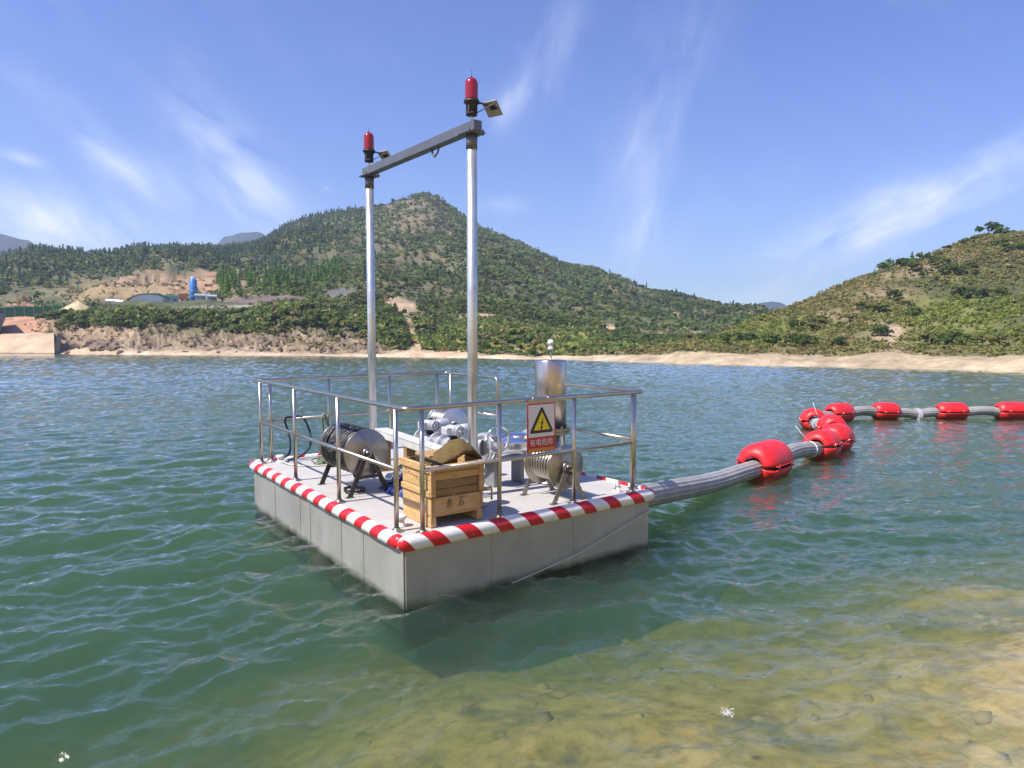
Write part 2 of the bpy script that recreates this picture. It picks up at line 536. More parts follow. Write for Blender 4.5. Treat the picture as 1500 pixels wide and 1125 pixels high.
# ================================================================ hills round the lake
def elev_z(px, py, D):
    d = ray(px, py)
    return HC + D * d[2] / hypot(d[0], d[1])
class Hill:
    """height field on a fan of bearings; cols: px -> shore distance and rows of (py, distance)"""
    def __init__(s, name, cols, sky_pts, px_list, sub, noise_amp, seed, back, rough=1.0):
        ks = np.array([c[0] for c in cols], float)
        s.px = np.array(px_list, float)
        nrow = len(cols[0][2])
        D0 = np.interp(s.px, ks, [c[1] for c in cols])
        rows_D = [np.maximum(D0 - 9, 5), D0]
        rows_z = [np.full(len(s.px), -1.6), np.full(len(s.px), 0.02)]
        for j in range(nrow):
            off = np.interp(s.px, ks, [c[2][j][1] for c in cols])
            if j == nrow - 1:
                yy = np.interp(s.px, [q[0] for q in sky_pts], [q[1] for q in sky_pts]) + 4
            else:
                yy = np.interp(s.px, ks, [c[2][j][0] for c in cols])
            D = D0 + off
            rows_D.append(D); rows_z.append(np.array([elev_z(p, y, d) for p, y, d in zip(s.px, yy, D)]))
        rows_D.append(rows_D[-1] + back[0]); rows_z.append(rows_z[-1] - back[1])
        rows_D.append(rows_D[-1] + back[0] * 3); rows_z.append(np.full(len(s.px), -3.0))
        Dc, Zc = np.array(rows_D), np.array(rows_z)
        tt = np.concatenate([np.linspace(i, i + 1, n + 1)[:-1] for i, n in enumerate(sub)] + [[len(sub)]])
        i0 = np.minimum(tt.astype(int), len(sub) - 1); ft = (tt - i0)[:, None]
        s.D = Dc[i0] * (1 - ft) + Dc[i0 + 1] * ft
        z = Zc[i0] * (1 - ft) + Zc[i0 + 1] * ft
        zs = z.copy()
        for _ in range(10):
            zs[1:-1] = .25 * zs[:-2] + .5 * zs[1:-1] + .25 * zs[2:]
        wgt = smoothstep(2.5, 4.5, tt)[:, None] * (1 - smoothstep(nrow + .6, nrow + .95, tt)[:, None] * (1 - smoothstep(nrow + 1.0, nrow + 1.3, tt)[:, None]))
        z = z * (1 - wgt) + zs * wgt
        s.t = tt; s.nrow = nrow
        az_ = np.arctan((s.px - 750) / F)
        s.X = s.D * np.sin(az_)[None]; s.Y = s.D * np.cos(az_)[None]
        hf = smoothstep(1.2, 4.0, tt)[:, None] * (1 - .85 * np.exp(-((tt[:, None] - (nrow + 1)) / .45) ** 2))
        rel = noise_amp * hf * (s.D / 300) * (fbm(s.X / 55, s.Y / 55, 5, seed, .5) - .35 * np.abs(fbm(s.X / 28, s.Y / 60, 4, seed + 50)))
        fine = smoothstep(1.0, 1.6, tt)[:, None] * rough * (.10 * fbm(s.X / 2.2, s.Y / 2.2, 4, seed + 9, .6) + .35 * fbm(s.X / 9, s.Y / 9, 3, seed + 19))
        s.Z = z + rel + fine
        if name == 'mountain':
            PXX = np.broadcast_to(s.px[None], s.X.shape)
            gully = np.abs(fbm(PXX / 19 + 1.1 * s.t[:, None], s.t[:, None] * 1.7, 5, 611, .62)) * 1.2 + np.abs(fbm(PXX / 6, s.t[:, None] * 3, 3, 613)) * .6
            s.Z -= gully * 1.0 * smoothstep(1.35, 1.9, tt)[:, None] * (1 - smoothstep(2.9, 3.6, tt)[:, None]) * (1 - smoothstep(540, 620, PXX)) * smoothstep(80, 100, PXX)
            stp = 1.5
            q = s.Z / stp; fq = q - np.floor(q)
            zt = (np.floor(q) + smoothstep(.55, .95, fq)) * stp
            mk = smoothstep(4.75, 5.0, tt)[:, None] * (1 - smoothstep(6.05, 6.2, tt)[:, None]) * smoothstep(90, 140, PXX) * (1 - smoothstep(320, 350, PXX))
            s.Z = s.Z * (1 - mk) + zt * mk
        s.name = name
        V3 = np.stack([s.X, s.Y, s.Z - HC], -1)
        dep = V3 @ fw
        s.sx = 750 + F * (V3 @ r2) / dep; s.sy = 562.5 - F * (V3 @ u2) / dep
    def quads(s):
        return grid_q(*s.X.shape)
    def build(s, mat, C, label):
        me = np_mesh(s.name, np.stack([s.X, s.Y, s.Z], -1).reshape(-1, 3), s.quads(), mat)
        np_color(me, 'ground_colour', C.reshape(-1, 3))
        s.ob = tag(link(s.name, me), label, kind='structure')
    def col_i(s, px):
        return int(np.clip(np.searchsorted(s.px, px), 0, len(s.px) - 1))
    def hit(s, px, py):
        """first point of the ground met by the line of sight through a photo pixel"""
        c = s.col_i(px)
        k0 = int(np.argmax(s.t >= 1.0))
        for k in range(k0, len(s.t) - 1):
            if s.sy[k, c] >= py >= s.sy[k + 1, c]:
                f_ = (s.sy[k, c] - py) / max(1e-6, s.sy[k, c] - s.sy[k + 1, c])
                return np.array([s.X[k, c] * (1 - f_) + s.X[k + 1, c] * f_, s.Y[k, c] * (1 - f_) + s.Y[k + 1, c] * f_, s.Z[k, c] * (1 - f_) + s.Z[k + 1, c] * f_])
        k = int(np.argmin(s.sy[:, c]))
        return np.array([s.X[k, c], s.Y[k, c], s.Z[k, c]])
    def at(s, px, D):
        c = s.col_i(px)
        z = float(np.interp(D, s.D[:, c], s.Z[:, c]))
        a = math.atan((px - 750) / F)
        return np.array([D * sin(a), D * cos(a), z])

main_cols = [(-700, 330, [(505, 8), (480, 16), (455, 32), (446, 80), (415, 190), (0, 520)]),
             (-200, 210, [(498, 6), (478, 13), (453, 27), (445, 70), (412, 170), (0, 480)]),
             (0, 174, [(492, 6), (478, 13), (454, 25), (444, 66), (412, 160), (0, 470)]),
             (90, 166, [(500, 6), (478, 13), (449, 27), (441, 60), (412, 150), (0, 465)]),
             (200, 153, [(503, 7), (482, 15), (449, 27), (441, 60), (408, 145), (0, 460)]),
             (330, 142, [(506, 8), (484, 16), (450, 29), (441, 56), (398, 135), (0, 450)]),
             (450, 134, [(508, 6), (486, 14), (447, 28), (434, 50), (398, 125), (0, 425)]),
             (545, 128, [(511, 5), (498, 12), (462, 28), (440, 54), (388, 140), (0, 405)]),
             (620, 122, [(514, 5), (506, 11), (476, 30), (452, 56), (378, 170), (0, 395)]),
             (760, 110, [(516, 5), (509, 11), (482, 32), (458, 62), (415, 160), (0, 360)]),
             (950, 93, [(520, 6), (515, 12), (497, 36), (484, 70), (458, 160), (0, 330)]),
             (1120, 92, [(521, 6), (517, 12), (503, 36), (494, 70), (480, 160), (0, 320)]),
             (1400, 92, [(521, 6), (517, 12), (505, 36), (500, 70), (492, 160), (0, 320)])]
main_sky = [(-700, 350), (-200, 368), (0, 376), (30, 368), (64, 364), (120, 368), (170, 371), (203, 362), (240, 363), (283, 362), (330, 362), (384, 354), (400, 344),
            (420, 331), (450, 320), (500, 309), (545, 301), (580, 293), (605, 284), (622, 281), (640, 285), (652, 296), (665, 303), (700, 329),
            (730, 341), (760, 353), (800, 373), (830, 384), (860, 387), (900, 398), (950, 419), (1000, 428), (1050, 441), (1100, 454), (1120, 459), (1180, 475), (1400, 490)]
pxl = np.concatenate([np.arange(-700, -20, 12), np.arange(-20, 1130, 2.0), np.arange(1130, 1401, 10)])
HM = Hill('mountain', main_cols, main_sky, pxl, [3, 14, 22, 30, 22, 34, 60, 8, 4], 6, 100, (60, 14), 1.0)
right_cols = [(900, 100, [(528, 2), (527, 4), (526, 8), (525, 12), (0, 16)]),
              (960, 92, [(529, 3), (525, 7), (522, 13), (518, 20), (0, 27)]),
              (1000, 87, [(524, 3), (515, 7), (511, 15), (506, 26), (0, 40)]),
              (1100, 84, [(525, 3), (516, 7), (506, 17), (487, 36), (0, 60)]),
              (1200, 82, [(526, 3), (514, 8), (498, 20), (462, 46), (0, 84)]),
              (1350, 80, [(528, 3), (514, 8), (490, 22), (440, 54), (0, 108)]),
              (1500, 77, [(530, 3), (516, 8), (486, 22), (425, 58), (0, 124)]),
              (1800, 74, [(532, 3), (518, 8), (485, 22), (415, 58), (0, 128)]),
              (2400, 80, [(532, 3), (518, 8), (485, 22), (415, 58), (0, 130)])]
right_sky = [(900, 525), (960, 513), (1000, 501), (1040, 488), (1100, 467), (1150, 446), (1200, 426), (1250, 407), (1300, 387), (1350, 371),
             (1400, 353), (1440, 341), (1470, 336), (1500, 336), (1600, 330), (1800, 300), (2400, 330)]
pxr = np.concatenate([np.arange(900, 1520, 2.0), np.arange(1530, 2401, 15)])
HR = Hill('right_hill', right_cols, right_sky, pxr, [3, 12, 16, 26, 36, 46, 8, 4], 5, 300, (30, 6), .8)

def lerp(a, b, f_):
    return a * (1 - f_[..., None]) + np.array(b) * f_[..., None]
def blob(H, cx, cy, rx, ry, rot=0.0, soft=.5):
    """soft mask round a photo position on the ground (what grows or lies there)"""
    c, s_ = cos(radians(rot)), sin(radians(rot))
    dx, dy = H.sx - cx, H.sy - cy
    u, v = (dx * c + dy * s_) / rx, (-dx * s_ + dy * c) / ry
    d = np.sqrt(u * u + v * v) + .28 * fbm(H.X / 5, H.Y / 5, 4, int(cx))
    return 1 - smoothstep(1 - soft, 1 + soft * .4, d)
# ---- ground colours of the mountain
def mountain_colours(H):
    n = fbm(H.X / 12, H.Y / 12, 5, 61); n2 = fbm(H.X / 3, H.Y / 3, 4, 62)
    T = np.broadcast_to(H.t[:, None], H.X.shape)
    PX = np.broadcast_to(H.px[None], H.X.shape)
    C = np.zeros(H.X.shape + (3,)) + np.array((.092, .100, .042))
    C = lerp(C, (.14, .12, .06), smoothstep(-.1, .7, n))
    C = lerp(C, (.060, .075, .030), smoothstep(.1, .8, -n))
    # dry brown summit and spur
    C = lerp(C, (.17, .125, .070), blob(H, 600, 315, 75, 45, 20) * .7)
    C = lerp(C, (.17, .13, .07), blob(H, 560, 380, 110, 70, 20) * .5)
    # red earth terraces
    terr = blob(H, 250, 420, 150, 25, -3, .4) * smoothstep(4.8, 5.1, T)
    stripes = np.cos(2 * pi * (H.Z / 1.5 - .25)) + .35 * n2
    C = lerp(C, (.36, .235, .14), terr)
    C = lerp(C, (.125, .090, .045), terr * smoothstep(.0, .5, stripes + .25 * n2) * .9)
    C = lerp(C, (.33, .17, .10), terr * smoothstep(.2, .7, n) * .6)
    C = lerp(C, (.22, .19, .08), blob(H, 130, 425, 110, 14, 0) * .6)
    # bare shore band, rocks above it on the left
    band = (1 - smoothstep(1.85, 2.25, T + .18 * n2 + .1 * n)) * (1 - .62 * (1 - smoothstep(540, 620, PX)) * smoothstep(85, 100, PX) * smoothstep(1.22, 1.4, T + .12 * n2))
    gul = np.abs(fbm(PX / 19 + 1.1 * T, T * 1.7, 5, 611, .62)) + .5 * np.abs(fbm(PX / 6, T * 3, 3, 613))
    C = lerp(C, (.26, .19, .12), (1 - smoothstep(2.75, 3.3, T + .3 * n)) * (.85 - .35 * smoothstep(560, 640, PX)))
    C = lerp(C, (.40, .30, .19), smoothstep(.1, .6, n2) * (1 - smoothstep(2.4, 3.0, T)) * .8)
    C = lerp(C, (.47, .36, .235), band)
    C = lerp(C, (.50, .38, .26), (1 - smoothstep(1.18, 1.3, T)) * .8)
    C = lerp(C, (.125, .090, .066), smoothstep(.35, .85, gul + .4 * n2) * smoothstep(1.3, 1.6, T) * (1 - smoothstep(3.0, 3.4, T)) * (1 - smoothstep(540, 620, PX)) * .85)  # gullies painted darker, shade put into the ground colour on top of the carving
    # red cut bank on the far left
    C = lerp(C, (.40, .22, .13), blob(H, 25, 470, 50, 26, 0, .4))
    C = lerp(C, (.35, .24, .15), blob(H, 130, 490, 70, 14, 0) * .6)
    # landslips, gully and track cuts
    for a in [(588, 447, 30, 9, 14), (600, 480, 7, 48, -22), (612, 514, 14, 12, 0), (703, 464, 38, 5, 0), (893, 481, 10, 6, 0), (935, 487, 45, 2.6, 3),
              (1010, 490, 40, 2.4, 0), (690, 515, 60, 6, 0), (760, 516, 50, 5, 0)]:
        C = lerp(C, (.44, .31, .19), blob(H, *a, .35) * .95)
    C = lerp(C, (.17, .15, .155), blob(H, 490, 432, 38, 12, -10, .5) * .8)
    C = lerp(C, (.15, .10, .095), blob(H, 390, 440, 65, 7, -2, .4) * .9)
    C = lerp(C, (.33, .29, .22), blob(H, 400, 448, 160, 2.2, -1, .3) * .8)
    return np.clip(C * 1.15 * (1 + .22 * n2[..., None] + .10 * n[..., None]), 0.01, .8)
def right_colours(H):
    n = fbm(H.X / 9, H.Y / 9, 5, 71); n2 = fbm(H.X / 2.2, H.Y / 2.2, 4, 72); n3 = fbm(H.X / 22, H.Y / 22, 4, 73)
    T = np.broadcast_to(H.t[:, None], H.X.shape)
    C = np.zeros(H.X.shape + (3,)) + np.array((.19, .17, .060))
    C = lerp(C, (.23, .175, .095), smoothstep(-.1, .6, n + .6 * blob(H, 1280, 420, 190, 50, -25)))
    C = lerp(C, (.17, .18, .045), np.maximum(blob(H, 1420, 460, 150, 50, -12), blob(H, 1120, 480, 120, 26, -18)) * .85)
    C = lerp(C, (.075, .085, .03), smoothstep(.25, .8, n3 - .2 * n))
    C = lerp(C, (.27, .20, .13), blob(H, 1330, 370, 70, 14, -25) * .7)
    C = lerp(C, (.40, .30, .19), blob(H, 1300, 492, 26, 22, 20, .4))
    C = lerp(C, (.36, .27, .18), blob(H, 1220, 500, 40, 12, 0) * .6)
    band = 1 - smoothstep(2.75, 3.15, T + .16 * n2 + .16 * n)
    C = lerp(C, (.49, .375, .235), band)
    C = lerp(C, (.56, .44, .29), (1 - smoothstep(1.4, 2.2, T + .1 * n)) * .7)
    return np.clip(C * (1 + .20 * n2[..., None] + .10 * n[..., None]), 0.01, .8)
t = NT('hill_ground_mat')
at_ = t.node('ShaderNodeAttribute', attribute_name='ground_colour').outputs['Color']
geo = t.node('ShaderNodeNewGeometry').outputs['Position']
gn_ = t.noise(.9, 6, .7, geo)
cc = t.mix(1.0, at_, t.ramp(gn_, [(.25, (.62, .62, .62)), (.75, (1.3, 1.28, 1.25))]), 'MULTIPLY')
M_HILL = t.bsdf(cc, .95, 0, t.bump(gn_, 1.0, .5))
HM.build(M_HILL, mountain_colours(HM), 'wooded mountain with a pointed summit and bare tan shore band')
HR.build(M_HILL, right_colours(HR), 'grassy brown green hillside with a bare tan shore band')
# far blue mountains
far_sky = [(-900, 340), (-300, 335), (-60, 342), (0, 336), (12, 338), (30, 344), (48, 347), (62, 357), (90, 380), (200, 392), (310, 368), (330, 346), (352, 338), (383, 337),
           (400, 348), (440, 380), (700, 430), (1040, 470), (1090, 448), (1106, 442), (1125, 439), (1140, 441), (1165, 448), (1300, 470), (1700, 440), (2400, 420)]
far_cols = [(p, 1000, [(490, 100), (470, 300), (0, 600)]) for p in (-900, 2400)]
HF = Hill('far_mountains', far_cols, far_sky, np.concatenate([np.arange(-900, 0, 30), np.arange(0, 1500, 6), np.arange(1500, 2401, 30)]), [2, 2, 8, 12, 4, 2], 4, 500, (200, 40), 1)
CF = np.zeros(HF.X.shape + (3,)) + np.array((.028, .042, .050)); CF *= (1 + .3 * fbm(HF.X / 60, HF.Y / 60, 4, 81)[..., None])  # bluish base: haze tint put into the colour, on top of the haze volume
HF.build(M_HILL, CF, 'distant blue mountains fading in the haze')

# ================================================================ vegetation
t = NT('foliage_mat')
at_ = t.node('ShaderNodeAttribute', attribute_name='leaf_colour').outputs['Color']
df = t.node('ShaderNodeBsdfDiffuse'); t.l.new(at_, df.inputs['Color'])
tl = t.node('ShaderNodeBsdfTranslucent'); t.l.new(at_, tl.inputs['Color'])
mx = t.node('ShaderNodeMixShader'); mx.inputs[0].default_value = .45
t.l.new(df.outputs[0], mx.inputs[1]); t.l.new(tl.outputs[0], mx.inputs[2]); t.l.new(mx.outputs[0], t.out.inputs['Surface'])
M_LEAF = t.m
def leaf_quads(P, N_, size, g):
    """one quad per point, facing roughly N_ """
    k = len(P)
    N_ = N_ + g.normal(0, .45, (k, 3)); N_ /= np.linalg.norm(N_, axis=1)[:, None] + 1e-9
    a = np.cross(N_, g.normal(0, 1, (k, 3))); a /= np.linalg.norm(a, axis=1)[:, None] + 1e-9
    b = np.cross(N_, a)
    s1 = size * g.uniform(.6, 1.3, (k, 1)); s2 = size * g.uniform(.5, 1.1, (k, 1))
    V = np.stack([P - a * s1 - b * s2 * .6, P + a * s1 * .7 - b * s2, P + a * s1 + b * s2 * .7, P - a * s1 * .6 + b * s2], 1)
    return V.reshape(-1, 3)
def proto_round(k, g, squash=.8, size=.2):
    """unit crown (height about 1, base at 0): leaf clumps round several lobes"""
    nl = 5
    L = np.stack([g.normal(0, .2, nl), g.normal(0, .2, nl), g.uniform(.35, .72, nl)], -1)
    lr = g.uniform(.2, .32, nl)
    w = g.integers(0, nl, k)
    d = g.normal(0, 1, (k, 3)); d /= np.linalg.norm(d, axis=1)[:, None]
    d[:, 2] = np.where(d[:, 2] < -.3, -d[:, 2], d[:, 2])
    P = L[w] + d * (lr[w] * g.uniform(.55, 1.08, k))[:, None]
    P[:, 2] = np.maximum(P[:, 2] * squash, .04)
    return leaf_quads(P, d + np.array([0, 0, .25]), size, g)
def proto_cone(k, g, size=.13, w=.26):
    z = g.uniform(.08, 1, k) ** .85
    th = g.uniform(0, 2 * pi, k)
    tier = .75 + .25 * np.sin(z * 34)
    r = w * (1.03 - z) * tier * g.uniform(.7, 1.1, k)
    P = np.stack([r * np.cos(th), r * np.sin(th), z], -1)
    Nn = np.stack([np.cos(th), np.sin(th), np.full(k, .55)], -1)
    return leaf_quads(P, Nn, size * (.45 + .8 * (1 - z))[:, None], g)
def scatter_mesh(name, H, weight, count, protos, hfun, cfun, seed, label):
    g = np.random.default_rng(seed)
    w = weight.copy()
    w[~np.isfinite(w)] = 0
    p = (w / w.sum()).ravel()
    idx = g.choice(w.size, count, p=p)
    R, Cn = np.unravel_index(idx, w.shape)
    R = np.minimum(R, H.X.shape[0] - 2); Cn = np.minimum(Cn, H.X.shape[1] - 2)
    fu, fv = g.random(count), g.random(count)
    def bi(A):
        return (A[R, Cn] * (1 - fu) + A[R + 1, Cn] * fu) * (1 - fv) + (A[R, Cn + 1] * (1 - fu) + A[R + 1, Cn + 1] * fu) * fv
    x, y, z = bi(H.X), bi(H.Y), bi(H.Z)
    sx, sy, tt = bi(H.sx), bi(H.sy), H.t[R] * (1 - fu) + H.t[R + 1] * fu
    hh = hfun(x, y, sx, sy, tt, g)
    cl = cfun(x, y, sx, sy, tt, g)
    th = g.uniform(0, 2 * pi, count)
    pk = g.integers(0, len(protos), count)
    VV, CC = [], []
    for k, pr in enumerate(protos):
        s_ = np.nonzero(pk == k)[0]
        if not len(s_): continue
        c, sn = np.cos(th[s_])[:, None], np.sin(th[s_])[:, None]
        wd = g.uniform(.85, 1.25, len(s_))[:, None]
        px_ = (pr[None, :, 0] * c - pr[None, :, 1] * sn) * hh[s_][:, None] * wd + x[s_][:, None]
        py_ = (pr[None, :, 0] * sn + pr[None, :, 1] * c) * hh[s_][:, None] * wd + y[s_][:, None]
        pz_ = pr[None, :, 2] * hh[s_][:, None] + z[s_][:, None] - .08 * hh[s_][:, None]
        VV.append(np.stack([px_, py_, pz_], -1).reshape(-1, 3))
        nq = len(pr) // 4
        jit = np.repeat(g.uniform(.80, 1.22, (len(s_), nq)), 4, 1)[..., None]
        CC.append((cl[s_][:, None, :] * jit).reshape(-1, 3))
    V = np.vstack(VV); C = np.vstack(CC)
    me = np_mesh(name, V, np.arange(len(V)).reshape(-1, 4), M_LEAF, smooth=False)
    np_color(me, 'leaf_colour', C)
    return tag(link(name, me), label, kind='stuff')
def cell_weight(H, t0, t1, px0=-80, px1=1580):
    dD = np.gradient(H.D, axis=0); dA = np.gradient(np.arctan((H.px - 750) / F))[None]
    w = np.abs(dD * H.D * dA)
    T = H.t[:, None]
    w = w * (T >= t0) * (T <= t1) * (H.px[None] >= px0) * (H.px[None] <= px1)
    return w
gp = np.random.default_rng(77)
P_FAR = [proto_round(11, gp, .85, .22) for _ in range(6)]
P_CON = [proto_cone(16, gp, .16) for _ in range(4)]
P_SHR = [proto_round(26, gp, .8, .15) for _ in range(5)]
LEAF_GAIN = 2.1
def pal(g, n_, cols, w):
    cols = np.array(cols)
    c = cols[g.choice(len(cols), n_, p=np.array(w) / sum(w))]
    return c * g.uniform(.75, 1.3, (n_, 1)) * LEAF_GAIN
# -- woods on the mountain
w = cell_weight(HM, 3.4, 7.02, -150, 1180) * (1 - (HM.t[:, None] < 5.0) * (1 - smoothstep(330, 400, HM.sx)))
clear = np.maximum.reduce([blob(HM, 240, 420, 150, 22, -3, .4) * (HM.t[:, None] > 4.7), blob(HM, 120, 432, 140, 16, 0, .4) * (HM.t[:, None] > 4.0),
                           blob(HM, 588, 447, 30, 9, 14, .3), blob(HM, 600, 480, 9, 48, -22, .3), blob(HM, 703, 464, 36, 4, 0, .3), blob(HM, 893, 481, 9, 5, 0, .3),
                           blob(HM, 490, 432, 34, 9, -10, .5), blob(HM, 390, 440, 65, 6, -2, .3), blob(HM, 400, 448, 160, 2, -1, .3),
                           blob(HM, 600, 312, 62, 30, 20, .5) * .45, blob(HM, 25, 470, 50, 26, 0, .4), blob(HM, 935, 487, 45, 2, 3, .3) * .9])
dens = smoothstep(-1.0, .5, fbm(HM.X / 22, HM.Y / 22, 4, 91) + .35)
w_main = w * (1 - clear) ** 2 * (.25 + dens) * (HM.t[:, None] < 7.02)
near_boost = 1 + 2.0 * (1 - smoothstep(160, 240, HM.D))
def h_main(x, y, sx, sy, tt, g):
    D = np.hypot(x, y)
    h = g.uniform(1.2, 2.8, len(x)) * np.where(g.random(len(x)) < .1, 1.35, 1.0)
    return h * (.62 + .38 * smoothstep(140, 300, D))
def c_main(x, y, sx, sy, tt, g):
    n_ = fbm(x / 30, y / 30, 4, 95)
    c = pal(g, len(x), [(.060, .088, .028), (.085, .105, .034), (.045, .070, .030), (.115, .11, .045), (.12, .095, .05), (.095, .12, .036)], [4, 3, 2.2, 1.4, .6, 1.2])
    return c * (1 + .25 * n_)[:, None]
def split_w(w_, prob):
    return w_ * prob
leftm = np.broadcast_to((1 - smoothstep(380, 470, HM.sx)), HM.X.shape)
scatter_mesh('mountain_woodland', HM, w_main * near_boost, 34000, P_FAR, h_main, c_main, 1, 'mixed green scrub and woodland covering the mountain slopes')
w_con = w_main * (HM.t[:, None] > 5.7) * (leftm * .9 + blob(HM, 440, 340, 120, 40, -20) + .06)
scatter_mesh('ridge_conifer_woodland', HM, w_con, 3600, P_CON, lambda x, y, sx, sy, tt, g: g.uniform(3, 5.6, len(x)),
             lambda x, y, sx, sy, tt, g: pal(g, len(x), [(.035, .062, .030), (.050, .080, .034), (.07, .09, .036)], [3, 2, 1]), 2, 'dark conifer wood along the left ridge')
# -- shrubs on the bank under the plateau
w_b = cell_weight(HM, 2.85, 4.02, -150, 1000) * (1 - blob(HM, 25, 475, 60, 40, 0, .3)) * (1 - blob(HM, 600, 480, 9, 48, -22, .3)) * smoothstep(-.9, .4, fbm(HM.X / 7, HM.Y / 7, 4, 97) + .5 * (HM.t[:, None] - 3.2))
scatter_mesh('bank_shrubs', HM, w_b, 3600, P_SHR, lambda x, y, sx, sy, tt, g: (g.uniform(1.0, 2.5, len(x)) * smoothstep(2.6, 3.3, tt) + .35) * (1 - .75 * smoothstep(3.55, 3.95, tt) * (sx < 540)),
             lambda x, y, sx, sy, tt, g: pal(g, len(x), [(.070, .095, .028), (.10, .12, .034), (.15, .14, .045), (.045, .065, .026), (.16, .13, .07)], [4, 3, 1.5, 2, .7]), 3, 'dense green shrubs along the bank under the road')
w_s = cell_weight(HM, 2.0, 3.1, -150, 1000) * smoothstep(.0, .5, fbm(HM.X / 4, HM.Y / 4, 4, 98))
scatter_mesh('shore_scrub', HM, w_s, 900, P_FAR, lambda x, y, sx, sy, tt, g: g.uniform(.35, .9, len(x)),
             lambda x, y, sx, sy, tt, g: pal(g, len(x), [(.15, .13, .055), (.19, .16, .09), (.09, .095, .035)], [2, 2, 2]), 4, 'sparse dry scrub on the rocky shore')
# -- scrub lines on the terrace risers
qz = (HM.Z + .25 * fbm(HM.X / 14, HM.Y / 14, 3, 66)) / 1.5; fz = qz - np.floor(qz)
w_t = cell_weight(HM, 4.75, 6.1, 60, 345) * blob(HM, 240, 422, 160, 26, -3, .4) * np.where((fz > .30) & (fz < .62), 1.0, .015)
scatter_mesh('terrace_scrub', HM, w_t, 2600, P_FAR, lambda x, y, sx, sy, tt, g: g.uniform(.35, .8, len(x)),
             lambda x, y, sx, sy, tt, g: pal(g, len(x), [(.09, .085, .032), (.13, .09, .05), (.06, .07, .026), (.16, .10, .06)], [3, 2, 2, 2]), 6, 'lines of low scrub on the risers of the terraced fields')
# -- grass and bushes of the right hill
w_r = cell_weight(HR, 2.85, 6.02, 900, 1700)
yel = np.maximum(blob(HR, 1420, 460, 150, 50, -12), blob(HR, 1120, 480, 120, 26, -18))
bare = np.maximum(blob(HR, 1300, 492, 24, 20, 20, .4), blob(HR, 1330, 370, 70, 12, -25, .4) * .7)
dn = smoothstep(-.6, .6, fbm(HR.X / 8, HR.Y / 8, 4, 99))
def c_right(x, y, sx, sy, tt, g):
    n_ = fbm(x / 14, y / 14, 4, 73)
    f_ = np.clip(1.2 - np.hypot((sx - 1420) / 170, (sy - 460) / 55), 0, 1) + np.clip(1.2 - np.hypot((sx - 1110) / 120, (sy - 485) / 28), 0, 1)
    brown = pal(g, len(x), [(.14, .115, .048), (.165, .13, .065), (.095, .10, .034), (.13, .13, .040)], [2, 2, 2, 2])
    green = pal(g, len(x), [(.125, .145, .030), (.15, .155, .035), (.085, .115, .028)], [3, 2, 2])
    f_ = np.clip(f_ + .3 * n_, 0, 1)[:, None]
    return brown * (1 - f_) + green * f_
scatter_mesh('hillside_scrub', HR, w_r * (1 - bare) * (.35 + dn), 9500, P_FAR, lambda x, y, sx, sy, tt, g: g.uniform(.35, 1.05, len(x)) * (.6 + .4 * smoothstep(2.8, 3.4, tt)),
             c_right, 5, 'low brown and yellow green scrub covering the right hillside')

# -- single trees: trunk, limbs and crown of leaf clumps
M_BARK = simple('bark_mat', (.085, .065, .048), .9, var=.3, scale=3)
def tree_meshes(kind, seed, leaf):
    g = np.random.default_rng(seed)
    mb = MB()
    if kind == 'conifer':
        mb.tube([(0, 0, -.1), (.01, 0, .5), (0, .01, .97)], [.032, .02, .004], 6)
        for k in range(9):
            z = .15 + k * .085; a = k * 2.4
            mb.tube([(0, 0, z), (cos(a) * .24 * (1.02 - z), sin(a) * .24 * (1.02 - z), z - .02)], [.008, .003], 4)
        V = proto_cone(170, g, .055, .27)
    else:
        mb.tube([(0, 0, -.1), (.02, .01, .22), (-.01, .02, .5)], [.045, .032, .014], 6)
        for k in range(6):
            a = k * 1.1 + g.uniform(0, .4); z = .2 + .04 * k
            mb.tube([(.01, .01, z), (cos(a) * .14, sin(a) * .14, z + .14), (cos(a) * .27, sin(a) * .27, z + .27)], [.018, .012, .004], 5)
        V = proto_round(300, g, .95, .075)
    cm = np_mesh('crown', V, np.arange(len(V)).reshape(-1, 4), M_LEAF, smooth=False)
    C = np.array(leaf) * 1.7 * np.repeat(g.uniform(.65, 1.35, (len(V) // 4, 1)), 4, 0)
    np_color(cm, 'leaf_colour', C)
    return mb.mesh('trunk', M_BARK, True), cm
def plant_tree(name, label, cat, group, meshes, pos, h, wd=1.0):
    M = Matrix.Translation(Vector(pos) - Vector((0, 0, .04 * h))) @ Matrix.Rotation(random.uniform(0, 6.28), 4, 'Z') @ Matrix.Diagonal((h * wd, h * wd, h, 1))
    e = thing(name, label, cat, M, group)
    link('trunk', meshes[0], e); link('crown', meshes[1], e)
    return e
T_CON = [tree_meshes('conifer', 200 + i, c) for i, c in enumerate([(.085, .155, .026), (.10, .175, .030), (.065, .125, .026), (.115, .18, .034), (.045, .08, .026)])]
T_RND = [tree_meshes('round', 220 + i, c) for i, c in enumerate([(.060, .092, .026), (.085, .115, .030), (.10, .125, .034), (.048, .07, .028), (.12, .12, .04)])]
gr = random.Random(3)
# bright green conifer grove on the spur behind the silo
n_grove = 0
while n_grove < 110:
    px, py = gr.uniform(318, 500), gr.uniform(386, 432)
    if py > 428 - (px - 318) * .10 + 6 or py < 408 - (px - 318) * .12: continue
    pos = HM.hit(px, py)
    plant_tree('conifer_tree', 'bright green conifer in the dense grove on the spur beside the blue silo', 'tree', 'conifers of the bright green grove', gr.choice(T_CON[:4]), pos, gr.uniform(3.4, 5.2), gr.uniform(.85, 1.2))
    n_grove += 1
